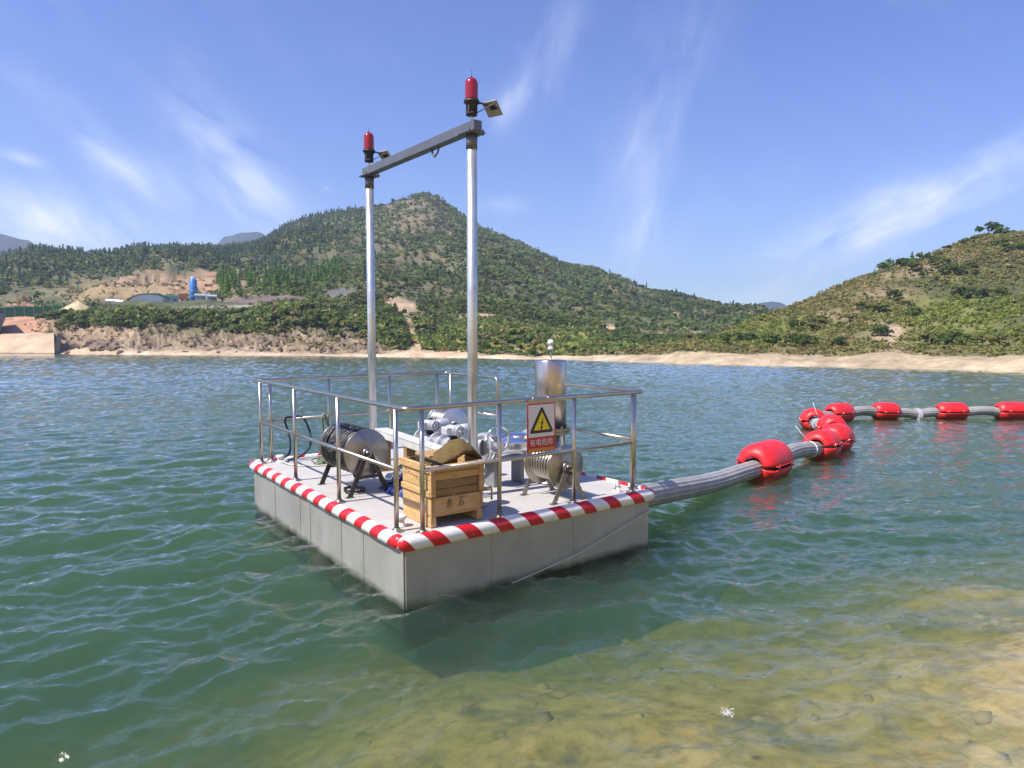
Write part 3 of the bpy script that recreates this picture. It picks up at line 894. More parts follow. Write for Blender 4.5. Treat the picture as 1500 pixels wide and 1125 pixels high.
# skyline trees of the mountain
for px in [388, 396, 404, 411, 420, 428, 437, 446, 455, 464, 472, 480, 489, 498, 510, 521]:
    c = HM.col_i(px); k = int(np.argmin(HM.sy[:, c]))
    plant_tree('ridge_conifer', 'dark conifer standing out on the skyline ridge left of the summit', 'tree', 'conifers on the ridge skyline', T_CON[4], (HM.X[k, c], HM.Y[k, c], HM.Z[k, c]), gr.uniform(3.5, 6), .9)
for px in [200, 212, 222, 229, 238, 251, 262, 281, 300, 322]:
    c = HM.col_i(px); k = int(np.argmin(HM.sy[:, c]))
    plant_tree('ridge_conifer', 'dark conifer on the long low ridge above the terraced fields', 'tree', 'conifers on the low ridge above the terraces', T_CON[4], (HM.X[k, c], HM.Y[k, c], HM.Z[k, c]), gr.uniform(4, 6), .9)
c = HM.col_i(578); k = int(np.argmin(HM.sy[:, c]))
plant_tree('lone_tree', 'single small dark tree on the skyline just left of the summit', 'tree', None, T_RND[3], (HM.X[k, c], HM.Y[k, c], HM.Z[k, c]), 4.2)
# trees of the right hill
c = HR.col_i(1440); k = int(np.argmin(HR.sy[:, c]))
plant_tree('crest_tree', 'broad dark green tree on the crest of the right hill', 'tree', None, T_RND[3], (HR.X[k, c], HR.Y[k, c], HR.Z[k, c]), 3.6, 1.35)
for px, py, h, wd in [(1413, 355, 1.8, 1.3), (1404, 358, 1.5, 1.3), (1458, 340, 1.6, 1.3)]:
    plant_tree('crest_bush', 'rounded dark bush beside the broad tree on the hill crest', 'bush', 'bushes on the right hill crest', gr.choice(T_RND[:4]), HR.hit(px, py), h, wd)
for px, py, h in [(1290, 398, 2.6), (1297, 397, 2.2), (1312, 392, 2.6), (1322, 390, 2.2), (1330, 386, 2.8), (1343, 382, 2.2), (1276, 404, 1.6), (1268, 408, 1.3), (1247, 414, 1.1), (1380, 366, 1.3)]:
    plant_tree('slope_pine', 'young pine on the upper edge of the right hill', 'tree', 'young pines on the right hill edge', gr.choice(T_CON[:3] + T_RND[:2]), HR.hit(px, py), h, 1.3)
LU, LM, LS, LB_, LT = ('leafy green bush in the clump below the crest tree', 'green bush among the dry brown scrub of the hill middle', 'dark bush beside the bare landslip scar above the tan shore',
                       'low green bush along the top of the tan shore band', 'bush on the low tongue of land where the right hill runs out')
clumps = [(1360, 385, 26, 8, 9, LU), (1395, 395, 30, 12, 12, LU), (1470, 365, 30, 16, 16, LU), (1340, 395, 20, 8, 7, LU), (1410, 435, 40, 8, 8, LM), (1280, 455, 20, 12, 7, LM), (1200, 480, 60, 12, 12, LM),
          (1340, 465, 6, 6, 3, LM), (1290, 487, 12, 10, 5, LS), (1080, 500, 60, 8, 12, LT), (1180, 505, 50, 6, 10, LB_), (1400, 505, 80, 6, 12, LB_), (1310, 440, 20, 8, 5, LM)]
for cx, cy, rx, ry, n_, lb in clumps:
    for _ in range(n_):
        px, py = gr.gauss(cx, rx * .55), gr.gauss(cy, ry * .5)
        py = min(py, 511)
        plant_tree('hillside_bush', lb, 'bush', 'bushes on the right hillside: ' + lb, gr.choice(T_RND), HR.hit(px, py), gr.uniform(1.0, 2.1), gr.uniform(1.0, 1.4))
# larger shrubs on the left bank
for _ in range(75):
    px = gr.uniform(70, 590); py = gr.uniform(462, 482) if px < 480 else gr.uniform(460, 498)
    lb = 'rounded bush on the bank below the ' + ('green fence and sand heap' if px < 140 else 'vaulted shed and cabins' if px < 262 else 'blue silo' if px < 330 else 'conifer grove' if px < 440 else 'grey rock cut')
    plant_tree('bank_bush', lb, 'bush', 'bushes, ' + lb[lb.index('bank'):], gr.choice(T_RND), HM.hit(px, py), gr.uniform(1.6, 2.6), gr.uniform(1.0, 1.35))
# ================================================================ works yard on the far plateau
M_CONC = simple('concrete_mat', (.50, .40, .30), .9, var=.12, scale=.5)
M_CONC_D = simple('dark_concrete_mat', (.22, .19, .17), .9, var=.2, scale=.6)
M_BLUE = simple('silo_paint_mat', (.05, .20, .52), .45, var=.12, scale=1)
M_WHITE = simple('white_paint_mat', (.78, .78, .76), .45, var=.05, scale=4)
M_ORANGE = simple('orange_paint_mat', (.55, .16, .08), .6, var=.15, scale=1)
M_GREEN = simple('green_sheet_mat', (.012, .10, .045), .7, var=.2, scale=1)
M_STEEL_G = simple('grey_steel_mat', (.30, .31, .32), .55, .4, var=.15, scale=2)
M_SAND = simple('sand_mat', (.56, .43, .25), .95, var=.12, scale=.8, bump=.5, bscale=6)
M_TIN = simple('tin_mat', (.42, .45, .46), .5, .3, var=.15, scale=.6)
def face_cam(p, extra=0):
    """upright frame at p whose Y axis points away from the lake shore viewer side"""
    return Matrix.Translation(Vector(p)) @ Matrix.Rotation(-atan2(p[0], p[1]) + extra, 4, 'Z')
YD = 205
# blue silo on legs with ladder and feed pipe
p = HM.at(285, 196); M = face_cam(p)
e = thing('cement_silo', 'tall blue cement silo on steel legs in the works yard', 'silo', M @ Matrix.Scale(.78, 4))
k = 205 / F
MB().lathe([(.0, 9.2), (.6, 9.15), (1.15, 8.7), (1.15, 2.6), (.25, 1.3), (.2, 1.1)], 24).build('tank', M_BLUE, e, True)
for sx in (-1, 1):
    for sy in (-1, 1):
        MB().box((sx * .95, sy * .95, 1.3), (.16, .16, 3.0)).build('leg', M_STEEL_G, e)
mb = MB()
for sx in (-.2, .2): mb.tube([(-1.3, sx, .2), (-1.3, sx, 9)], .03, 5)
for i in range(18): mb.tube([(-1.3, -.2, .5 + i * .48), (-1.3, .2, .5 + i * .48)], .025, 4)
mb.build('ladder', M_STEEL_G, e)
for z in (3.4, 5.2, 7.0): MB().torus(1.16, .035, 24, 6, Matrix.Translation((0, 0, z))).build('band', M_WHITE, e)
MB().lathe([(.55, 9.1), (.55, 9.75), (.3, 9.85), (0, 9.9)], 14).build('filter_cap', M_WHITE, e)
# auger pipe and orange hopper
p = HM.at(268, 197); M = face_cam(p)
e = thing('batching_hopper', 'orange hopper on grey frame next to the blue silo', 'hopper', M)
MB().prism([(-1.3, 0), (1.3, 0), (1.0, 1.1), (-.5, 1.3), (-1.1, .9)], 2.0, Matrix.Translation((0, 1, 1.6)) @ Matrix.Rotation(pi / 2, 4, 'X')).build('hopper_body', M_ORANGE, e)
for sx in (-1, 1):
    for sy in (-.8, .8): MB().box((sx, sy, .8), (.12, .12, 1.9)).build('leg', M_STEEL_G, e)
MB().tube([(.8, 0, 2.4), (2.6, 0, 1.2)], .16, 10).build('screw_conveyor', M_WHITE, e)
# vaulted tents and sheds
def vault(px, D, wid, dep, hgt, label, m_roof):
    M = face_cam(HM.at(px, D))
    e = thing('vaulted_shed', label, 'shed', M)
    pr = [(-wid / 2 + wid * i / 14, .35 * hgt + .65 * hgt * sin(pi * i / 14) ** .7) for i in range(15)]
    MB().prism([(-wid / 2, 0), (wid / 2, 0)] + pr[::-1], dep, Matrix.Translation((0, dep, -.2)) @ Matrix.Rotation(pi / 2, 4, 'X')).build('end_wall', M_WHITE, e)
    mb = MB()
    mb.prism([(a * 1.03, b + .03) for a, b in pr] + [(a * 1.03, b + .16) for a, b in pr[::-1]], dep + .6, Matrix.Translation((0, dep + .3, -.2)) @ Matrix.Rotation(pi / 2, 4, 'X'))
    mb.build('roof', m_roof, e)
vault(222, 190, 8.5, 6, 2.0, 'low vaulted shed with green roof edge and pale front', M_GREEN)
def shed(px, D, wid, dep, hgt, label, m_wall, m_roof):
    M = face_cam(HM.at(px, D))
    e = thing('site_cabin', label, 'cabin', M)
    MB().box((0, dep / 2, hgt / 2 - .3), (wid, dep, hgt + .6)).build('wall', m_wall, e)
    MB().prism([(-.3, 0), (dep + .3, 0), (dep / 2, .5)], wid + .5, Matrix.Translation((-(wid + .5) / 2, 0, hgt)) @ Matrix.Rotation(pi / 2, 4, 'Z') @ Matrix.Rotation(pi / 2, 4, 'X')).build('roof', m_roof, e)
    MB().box((-wid * .2, -.02, hgt * .42), (.8, .06, hgt * .75)).build('door', M_STEEL_G, e)
    MB().box((wid * .25, -.02, hgt * .55), (.9, .06, .7)).build('window', M_CONC_D, e)
shed(167, 206, 2.6, 2.4, 1.7, 'small white cabin alone below the terraced fields', M_WHITE, M_WHITE)
shed(177, 205, 1.3, 1.2, 1.0, 'tiny white hut to the right of the lone white cabin', M_WHITE, M_WHITE)
shed(252, 190, 3.6, 3, 1.7, 'grey tin shed between vaulted shed and orange hopper', M_TIN, M_GREEN)
shed(296, 188, 2.4, 2.4, 1.4, 'pale grey cabin at the foot of the blue silo', M_TIN, M_TIN)
shed(312, 187, 1.8, 2, 1.2, 'low grey tin cabin right of the blue silo', M_TIN, M_TIN)
p = HM.at(304, 186)
e = thing('gate_post', 'short white post standing beyond the silo cabins', 'post', face_cam(p))
MB().box((0, 0, 1.0), (.35, .35, 2.6)).build('post', M_WHITE, e); MB().box((0, 0, 2.36), (.5, .5, .12)).build('cap', M_WHITE, e)
# yellow sand heap
p = HM.at(116, 196); mb = MB()
nn, mm = 28, 8
vs = []
for i in range(mm + 1):
    f_ = i / mm
    for k in range(nn):
        a = 2 * pi * k / nn
        rr_ = (1 - f_) * (1 + .12 * sin(3 * a + 1) + .06 * sin(7 * a))
        vs.append((rr_ * cos(a) * 5.0, rr_ * sin(a) * 4.0, -.5 + 3.1 * f_ ** .8 * (1 - .1 * sin(2 * a))))
mb.add(vs, [(i * nn + k, i * nn + (k + 1) % nn, (i + 1) * nn + (k + 1) % nn, (i + 1) * nn + k) for i in range(mm) for k in range(nn)])
o = mb.build('sand_heap', M_SAND, None, True)
o.matrix_world = face_cam(p)
tag(o, 'pale yellow sand heap at the end of the green fence', 'sand heap')
# green fence along the plateau edge
fpx = [-60, -46, -32, -18, -4, 10, 24, 38, 52, 66, 80, 94]
pts = [HM.at(q, 199 - .02 * q) for q in fpx]
e = thing('green_fence', 'long dark green sheet fence on the edge of the plateau', 'fence', Matrix.Translation(Vector(pts[0])))
for i in range(len(pts) - 1):
    a, b = Vector(pts[i]) - Vector(pts[0]), Vector(pts[i + 1]) - Vector(pts[0])
    d = b - a
    ang = atan2(d.y, d.x)
    R3 = Matrix.Rotation(ang, 3, 'Z')
    MB().box((a + b) / 2 + Vector((0, 0, .95)), (hypot(d.x, d.y) - .12, .06, 2.7), R3).build('sheet_panel', M_GREEN, e)
    MB().box(a + Vector((0, 0, 1.0)), (.12, .12, 3.0), R3).build('post', M_STEEL_G, e)
# two red lattice masts behind the fence
for px in (29, 39):
    p = HM.at(px, 225); e = thing('lattice_mast', 'slim red lattice mast behind the green fence', 'mast', face_cam(p), 'red masts behind the fence')
    mb = MB(); h_ = 6.0 if px > 30 else 5.2
    for sx, sy in ((-.25, -.25), (.25, -.25), (.25, .25), (-.25, .25)): MB().tube([(sx, sy, -.4), (sx, sy, h_)], .05, 5).build('leg', M_ORANGE, e)
    for i in range(9):
        z = .3 + i * .6
        mb.tube([(-.25, -.25, z), (.25, -.25, z + .5)], .03, 4); mb.tube([(.25, .25, z), (-.25, .25, z + .5)], .03, 4)
    mb.build('lattice', M_ORANGE, e)
# concrete ramp, pier wall and dark end post on the left shore
pA, pB = HM.at(-60, 176 + 18), HM.at(79, 166)
def shore_slab():
    mb = MB()
    vs, n_ = [], 12
    for i in range(n_ + 1):
        px = -70 + (80 + 70) * i / n_
        D0 = float(np.interp(px, HM.px, HM.D[3]))
        for (dd, zz) in ((-2.5, -1.0), (-2.5, .25), (4.5, 4.0), (9.5, 4.35), (9.5, -1.0)):
            a = math.atan((px - 750) / F)
            vs.append(((D0 + dd) * sin(a), (D0 + dd) * cos(a), zz))
    fs = [(i * 5 + k, i * 5 + (k + 1) % 5, (i + 1) * 5 + (k + 1) % 5, (i + 1) * 5 + k) for i in range(n_) for k in range(5)]
    fs += [(0, 1, 2, 3, 4), tuple(n_ * 5 + k for k in range(5))[::-1]]
    mb.add(vs, fs)
    return mb
M_RAMP = simple('ramp_mat', (.50, .36, .235), .9, var=.26, scale=.35, bump=.6, bscale=2)
o = shore_slab().build('shore_revetment', M_RAMP)
tag(o, 'smooth tan concrete revetment sloping into the far left water', 'revetment')
p = HM.at(83, 167)
o = MB().prism([(-.7, -.8), (.35, -.8), (.95, 3.6), (.45, 4.2), (.2, 3.8)], 5.0, Matrix.Rotation(pi / 2, 4, 'X')).build('end_wall', M_CONC_D)
o.matrix_world = face_cam((p[0], p[1], 0)) @ Matrix.Translation((0, 4.2, 0))
tag(o, 'dark leaning end wall closing the tan revetment', 'wall')
p = HM.at(2, 178)
o = MB().prism([(-14, 0), (-.8, 0), (1.2, 5.6), (-14, 5.6)], 9, Matrix.Rotation(pi / 2, 4, 'X')).build('abutment_wall', M_CONC_D)
o.matrix_world = face_cam((p[0], p[1], 2.6)) @ Matrix.Translation((0, 9.5, 0))
tag(o, 'dark grey concrete abutment below the end of the green fence', 'wall')
# rocks on the left shore
M_ROCK = simple('rock_mat', (.21, .15, .10), .92, var=.35, scale=.7, bump=.8, bscale=3)
def rock_mesh(seed, sub=2):
    import bmesh
    bm = bmesh.new(); bmesh.ops.create_icosphere(bm, subdivisions=sub, radius=1)
    g = random.Random(seed); off = [g.uniform(-9, 9) for _ in range(3)]
    from mathutils import noise
    for v in bm.verts:
        q = v.co.copy()
        n_ = noise.noise(q * 1.1 + Vector(off)) * .5 + noise.noise(q * 2.6 + Vector(off)) * .28
        v.co = q * (1 + n_); v.co.z *= .8
    me = bpy.data.meshes.new('rock'); bm.to_mesh(me); bm.free(); me.materials.append(M_ROCK)
    return me
ROCKS = [rock_mesh(i) for i in range(5)]
gk = random.Random(9)
spots = [(gk.gauss(155, 22), gk.uniform(502, 515), gk.uniform(.7, 1.6)) for _ in range(22)] + [(gk.uniform(95, 560), gk.uniform(503, 517), gk.uniform(.3, .8)) for _ in range(70)]
for px, py, r_ in spots:
    p = HM.hit(px, py)
    lb = 'large dark boulder in the heap right of the revetment end wall' if r_ > .8 and px < 220 else 'small brown rock lying on the far left shore'
    o = link('shore_rock', gk.choice(ROCKS)); tag(o, lb, 'rock', 'boulder heap by the revetment' if 'large' in lb else 'small rocks along the far left shore')
    o.matrix_world = Matrix.Translation(Vector(p) + Vector((0, 0, -.1 * r_))) @ Matrix.Rotation(gk.uniform(0, 6), 4, 'Z') @ Matrix.Diagonal((r_, r_ * gk.uniform(.6, 1), r_ * gk.uniform(.6, 1.1), 1))
# stones under the near water, on the lake bed
M_STONE = simple('bed_stone_mat', (.34, .25, .12), .8, var=.35, scale=1.2)
VV, FF, nvt = [], [], 0
base = ROCKS[0]
stones_mb = MB()
proto_r = [([v.co.copy() for v in m_.vertices], [tuple(p.vertices) for p in m_.polygons]) for m_ in (rock_mesh(20, 1), rock_mesh(21, 1), rock_mesh(22, 1))]
for _ in range(260):
    x, y = gk.uniform(-1.5, 9), gk.uniform(1.5, 10)
    z = float(bed_height(np.array(x), np.array(y)))
    if not -.9 < z < .3: continue
    s_ = gk.uniform(.025, .10) * (1 if gk.random() < .92 else 1.8)
    vs, fs = gk.choice(proto_r)
    R3 = Matrix.Rotation(gk.uniform(0, 6.28), 3, 'Z')
    stones_mb.add([R3 @ Vector((v.x * s_ * 1.3, v.y * s_, v.z * s_ * .75)) + Vector((x, y, z - .25 * s_)) for v in vs], fs)
tag(stones_mb.build('lake_bed_stones', M_STONE, None, True, False), 'brown stones under the clear shallow water', kind='stuff')

# ================================================================ the floating platform
PM = Matrix.Translation((-.859, 5.621, HC - 1.567)) @ Matrix.Rotation(radians(36.454), 4, 'Z') @ Matrix.Rotation(radians(.877), 4, 'X') @ Matrix.Rotation(radians(-.94), 4, 'Y')
def on_deck(x, y, z=0.0, rot=0.0):
    return PM @ Matrix.Translation((x, y, z)) @ Matrix.Rotation(rot, 4, 'Z')
A_, B_ = 3.983, 2.782
# -- materials
t = NT('hull_mat')
nA = t.noise(2.2, 6, .65); nB = t.noise(9, 5, .6, stretch=(1, 1, .25)); nC = t.noise(40, 3)
nS = t.noise(3.5, 6, .7, stretch=(5, 5, .35)); nW = t.noise(1.6, 3, .5)
cc = t.mix(t.math('MULTIPLY', nB, .55), t.ramp(nA, [(.3, (.37, .36, .335)), (.7, (.50, .485, .455))]), (.27, .25, .22))
cc = t.mix(t.ramp(nS, [(.60, (0, 0, 0)), (.76, (.45, .45, .45))]), cc, (.22, .18, .13))                 # run-down stains
zc_ = t.node('ShaderNodeSeparateXYZ'); t.l.new(t.node('ShaderNodeTexCoord').outputs['Object'], zc_.inputs[0])
wet = t.math('ADD', zc_.outputs[2], t.math('MULTIPLY', t.math('SUBTRACT', t.noise(5, 5, .6), .5), .09))
cc = t.mix(t.ramp(t.math('MULTIPLY', wet, -1.0), [(.52, (0, 0, 0)), (.60, (1, 1, 1))]), cc, (.022, .030, .012))   # algae-dark below the float line, painted so the submerged hull fades into the water
hb_ = t.node('ShaderNodeBump'); hb_.inputs['Strength'].default_value = .35; hb_.inputs['Distance'].default_value = .03; t.l.new(nW, hb_.inputs['Height'])
hb2 = t.node('ShaderNodeBump'); hb2.inputs['Strength'].default_value = .08; hb2.inputs['Distance'].default_value = .002; t.l.new(nC, hb2.inputs['Height']); t.l.new(hb_.outputs[0], hb2.inputs['Normal'])
M_HULL = t.bsdf(cc, t.math('ADD', t.math('MULTIPLY', nA, .25), .24), .25, hb2.outputs[0])
t = NT('deck_mat')
nA = t.noise(3.0, 6, .65); nB = t.noise(22, 5, .6)
cc = t.mix(t.math('MULTIPLY', nB, .3), t.ramp(nA, [(.3, (.46, .43, .40)), (.7, (.57, .535, .50))]), (.36, .33, .29))
M_DECK = t.bsdf(cc, .62, 0, t.bump(nB, .15, .003))
t = NT('stripe_mat')
uvn = t.node('ShaderNodeAttribute', attribute_name='stripe').outputs['Fac']
fr_ = t.math('FRACT', uvn)
stp = t.math('LESS_THAN', fr_, .47)
dn_ = t.noise(14, 5, .6)
red = t.mix(t.math('MULTIPLY', dn_, .5), (.62, .012, .02), (.50, .02, .03)); whi = t.mix(t.math('MULTIPLY', dn_, .5), (.82, .81, .79), (.66, .64, .60))
scf = t.ramp(t.noise(7, 7, .75), [(.60, (0, 0, 0)), (.68, (.6, .6, .6))])
M_STRIPE = t.bsdf(t.mix(scf, t.mix(stp, whi, red), (.34, .29, .24)), t.math('ADD', t.math('MULTIPLY', dn_, .3), .2), 0, t.bump(t.noise(30, 4), .12, .004))
t = NT('stainless_mat')
nA = t.noise(5, 4)
M_SS = t.bsdf(t.ramp(nA, [(.3, (.46, .41, .33)), (.7, (.58, .53, .45))]), t.math('ADD', t.math('MULTIPLY', t.noise(18, 4, .6, stretch=(1, 1, .1)), .2), .22), 1.0)
M_SS_D = simple('brushed_steel_mat', (.36, .33, .295), .36, .95, var=.15, scale=4)
M_GALV = simple('galvanised_mat', (.62, .64, .65), .36, .75, var=.14, scale=6)
M_BEAM = simple('dark_grey_paint_mat', (.135, .145, .165), .45, .25, var=.12, scale=5)
M_BLACK = simple('black_rubber_mat', (.018, .018, .020), .55, var=.3, scale=20)
M_CAST = simple('silver_paint_mat', (.62, .63, .66), .38, .35, var=.12, scale=8)
M_ALU = simple('aluminium_foil_mat', (.80, .82, .86), .22, 1.0, var=.08, scale=20, bump=.5, bscale=30)
t = NT('pine_wood_mat')
wv = t.noise(3.5, 6, .6, stretch=(2, 2, 14), dist=.8)
M_WOOD = t.bsdf(t.ramp(wv, [(.25, (.40, .23, .085)), (.5, (.56, .35, .145)), (.75, (.66, .44, .21))]), .62, 0, t.bump(wv, .15, .004))
t = NT('dark_board_mat')
wv = t.noise(5, 6, .65, stretch=(1, 1, 9), dist=1.2)
M_WOOD_D = t.bsdf(t.ramp(wv, [(.25, (.17, .095, .04)), (.55, (.33, .20, .085)), (.8, (.45, .29, .13))]), .7, 0)
t = NT('straw_mat')
wv = t.noise(60, 5, .7)
M_STRAW = t.bsdf(t.ramp(wv, [(.25, (.045, .026, .007)), (.5, (.125, .08, .020)), (.75, (.24, .165, .045))]), .85, 0, t.bump(wv, .9, .012))
t = NT('rope_cable_mat')
wv = t.noise(55, 3, .6, stretch=(1, 1, 1))
M_CABLE = t.bsdf(t.ramp(wv, [(.42, (.010, .010, .012)), (.58, (.024, .024, .026)), (.64, (.30, .29, .27))]), .42)
M_TARP = simple('blue_tarp_mat', (.02, .035, .17), .45, var=.35, scale=12, bump=.6, bscale=20)
M_ROPE_G = simple('green_rope_mat', (.16, .20, .13), .85, var=.35, scale=40)
M_ROPE_D = simple('dark_rope_mat', (.018, .040, .050), .7, var=.35, scale=40)
M_ROPE_P = simple('pale_rope_mat', (.55, .55, .46), .85, var=.2, scale=40)
# -- hull, deck plates and bumper
pont = thing('pontoon_platform', 'grey steel pontoon with pale deck and red and white striped edge', 'pontoon', PM.copy())
HB = -.80
x0, x1, y0, y1 = -.055, B_ + .055, -.055, A_ + .055
MB().box(((x0 + x1) / 2, (y0 + y1) / 2, (HB - .05) / 2 - .02), (x1 - x0 - .012, y1 - y0 - .012, -HB - .05)).build('hull', M_HULL, pont)
def panels(a, b, fix, axis, sign, cuts):
    edges = [a] + cuts + [b]
    for i in range(len(edges) - 1):
        p0, p1 = edges[i] + .003, edges[i + 1] - .003
        c, d = (p0 + p1) / 2, p1 - p0
        zc, zd = (-.05 + HB) / 2, -HB - .05
        if axis == 'y': MB().box((fix + sign * .001, c, zc), (.012, d, zd), None, .003).build('hull_panel', M_HULL, pont)
        else: MB().box((c, fix + sign * .001, zc), (d, .012, zd), None, .003).build('hull_panel', M_HULL, pont)
panels(y0, y1, x0, 'y', -1, [.72, 1.22, 2.05, 2.35, 3.2])
panels(x0 + .008, x1 - .008, y0, 'x', -1, [.82, 1.78])
panels(y0 + .008, y1 - .008, x1, 'y', 1, [1.0, 2.0, 3.0])
panels(x0 + .008, x1 - .008, y1, 'x', 1, [.95, 1.9])
# weld strips over the joints of the visible sides
for yy in (.72, 1.22, 2.05, 2.35, 3.2):
    MB().box((x0 - .009, yy, (HB - .06) / 2), (.010, .028, -HB - .08), None, .003).build('weld_strip', M_HULL, pont)
for xx in (.82, 1.78):
    MB().box((xx, y0 - .009, (HB - .06) / 2), (.028, .010, -HB - .08), None, .003).build('weld_strip', M_HULL, pont)
MB().box(((x0 + x1) / 2, (y0 + y1) / 2, -.045), (x1 - x0 + .05, y1 - y0 + .05, .03)).build('deck_edge', M_HULL, pont)
dx_, dy_ = [x0 + .02, .96, 1.88, x1 - .02], [y0 + .02, 1.33, 2.66, y1 - .02]
for i in range(3):
    for j in range(3):
        MB().box(((dx_[i] + dx_[i + 1]) / 2, (dy_[j] + dy_[j + 1]) / 2, -.014), (dx_[i + 1] - dx_[i] - .005, dy_[j + 1] - dy_[j] - .005, .028), None, .004).build('deck_plate', M_DECK, pont)
def bumper(a, b, out, phase, sgn, ext=.06, ext2=.06):
    """D-section roll along a deck edge; the stripe runs round it at a slant"""
    a, b, out = Vector(a), Vector(b), Vector(out)
    d = (b - a); Ln = d.length; d.normalize()
    a = a - d * ext; Ln += ext + ext2
    prof = [(-.030, .002), (-.012, .022)] + [(.062 * sin(q), -.040 + .068 * cos(q)) for q in np.linspace(.05, pi * .97, 12)] + [(-.02, -.10)]
    # arc length round the section for the slant
    arc = [0]
    for i in range(1, len(prof)): arc.append(arc[-1] + hypot(prof[i][0] - prof[i - 1][0], prof[i][1] - prof[i - 1][1]))
    n_, m_ = int(Ln / .03), len(prof)
    vs, fs, st = [], [], []
    for i in range(n_ + 1):
        s_ = Ln * i / n_
        e_ = min(s_, Ln - s_); k_ = 1.0 if e_ > .09 else sqrt(max(0, 1 - (1 - e_ / .09) ** 2)) * .75 + .25
        for (u, w_), ar in zip(prof, arc):
            cu, cw = .01, -.04
            P = a + d * s_ + out * (cu + (u - cu) * k_) + Vector((0, 0, cw + (w_ - cw) * k_))
            P += out * (.003 * sin(s_ * 5.1) + .002 * sin(s_ * 17)) 
            vs.append(P); st.append((s_ + sgn * ar * .85) / .338 + phase)
    for i in range(n_):
        for k in range(m_):
            fs.append((i * m_ + k, i * m_ + (k + 1) % m_, (i + 1) * m_ + (k + 1) % m_, (i + 1) * m_ + k))
    fs += [tuple(range(m_)), tuple(n_ * m_ + k for k in range(m_))[::-1]]
    mb = MB(); mb.add(vs, fs)
    o = mb.build('edge_bumper', M_STRIPE, pont, True)
    at = o.data.attributes.new('stripe', 'FLOAT', 'POINT')
    at.data.foreach_set('value', np.array(st, dtype=np.float32) + 100)
    return o
bumper((x0, y0, 0), (x1, y0, 0), (0, -1, 0), .55, -1)
bumper((x0, y0, 0), (x0, y1, 0), (-1, 0, 0), .35, -1, -.005)
bumper((x1, y0, 0), (x1, y1, 0), (1, 0, 0), .2, -1, -.005)
bumper((x0, y1, 0), (x1, y1, 0), (0, 1, 0), .4, -1)
# -- guard railing
H_ = 1.05; RM = .529; TR = .0215
rail = thing('guard_railing', 'stainless steel tube railing round the pontoon deck', 'railing', PM.copy())
def corner(p, q, r_, rad=.07, n=6):
    p, q, r_ = Vector(p), Vector(q), Vector(r_)
    a = q + (p - q).normalized() * rad; b = q + (r_ - q).normalized() * rad
    return [a * (1 - s_) ** 2 + q * 2 * s_ * (1 - s_) + b * s_ ** 2 for s_ in [i / n for i in range(n + 1)]]
way = [(B_, 1.28, .02), (B_, 1.28, H_), (B_, 0, H_), (0, 0, H_), (0, A_, H_), (B_, A_, H_), (B_, 2.64, H_), (B_, 2.64, .02)]
pth = [Vector(way[0])]
for i in range(1, len(way) - 1): pth += corner(way[i - 1], way[i], way[i + 1], .09 if i not in (2, 3, 4, 5) else .06)
pth.append(Vector(way[-1]))
MB().tube(pth, TR, 12).build('top_rail', M_SS, rail, True)
posts = [(0, y) for y in (.176, 1.403, 2.64, 3.894)] + [(x, 0) for x in (.15, .935, 1.824, 2.63)] + [(x, A_) for x in (.15, .934, 1.836, 2.62)] + [(B_, 3.861), (B_, .12)]
post_me = MB().cyl((0, 0, .012), (0, 0, H_), .0205, 12).mesh('post', M_SS, True)
plate_me = MB().lathe([(.06, 0.001), (.06, .010), (.034, .013), (.030, .03), (.0, .03)], 16).mesh('base_plate', M_SS, True)
bolt_mb = MB()
for k in range(3): bolt_mb.lathe([(.008, .009), (.008, .022), (0, .024)], 6, Matrix.Translation((.045 * cos(k * 2.1), .045 * sin(k * 2.1), 0)))
bolt_me = bolt_mb.mesh('bolts', M_SS_D)
for (x, y) in posts + [(B_, 1.28), (B_, 2.64)]:
    if (x, y) in posts:
        o = link('post', post_me, rail); o.location = (x, y, 0)
        b = link('base_plate', plate_me, o)
    else:
        b = link('base_plate', plate_me, rail); b.location = (x, y, 0)
for a, b in [((0, .176, RM), (0, 3.894, RM)), ((.15, 0, RM), (2.63, 0, RM)), ((.15, A_, RM), (2.62, A_, RM)), ((B_, 3.861, RM), (B_, 2.64, RM)), ((B_, .12, RM), (B_, 1.28, RM))]:
    MB().cyl(a, b, .0185, 10).build('mid_rail', M_SS, rail, True)
MB().tube([(2.63, 0, RM), (2.72, .03, RM), (B_, .12, RM)], .0185, 10).build('mid_rail', M_SS, rail, True)
# -- mast frame
frame = thing('mast_frame', 'tall grey goalpost frame of two steel tubes and a crossbeam', 'mast frame', on_deck(1.2, 0))
for y in (.84, 3.18):
    MB().cyl((0, y, .01), (0, y, 3.60), .051, 20).build('mast', M_GALV, frame, True)
    MB().box((0, y, .010), (.26, .26, .018), None, .003).build('base_flange', M_GALV, frame)
    MB().cyl((0, y, 3.46), (0, y, 3.604), .056, 20).build('mast_collar', M_BEAM, frame, True)
    MB().box((0, y, 3.610), (.20, .20, .016), None, .003).build('head_plate', M_BEAM, frame)
    for sx in (-1, 1):
        MB().lathe([(.012, 3.59), (.012, 3.64), (0, 3.642)], 6, Matrix.Translation((sx * .08, y - .08, 0))).build('bolt', M_BEAM, frame)
MB().box((0, 2.01, 3.668), (.10, 2.56, .10), None, .006).build('crossbeam', M_BEAM, frame)
MB().tube([(.0, 1.62, 3.62), (.0, 1.60, 3.56), (.0, 1.56, 3.53), (.0, 1.50, 3.56), (0, 1.46, 3.62)], .011, 8).build('lifting_eye', M_BEAM, frame, True)
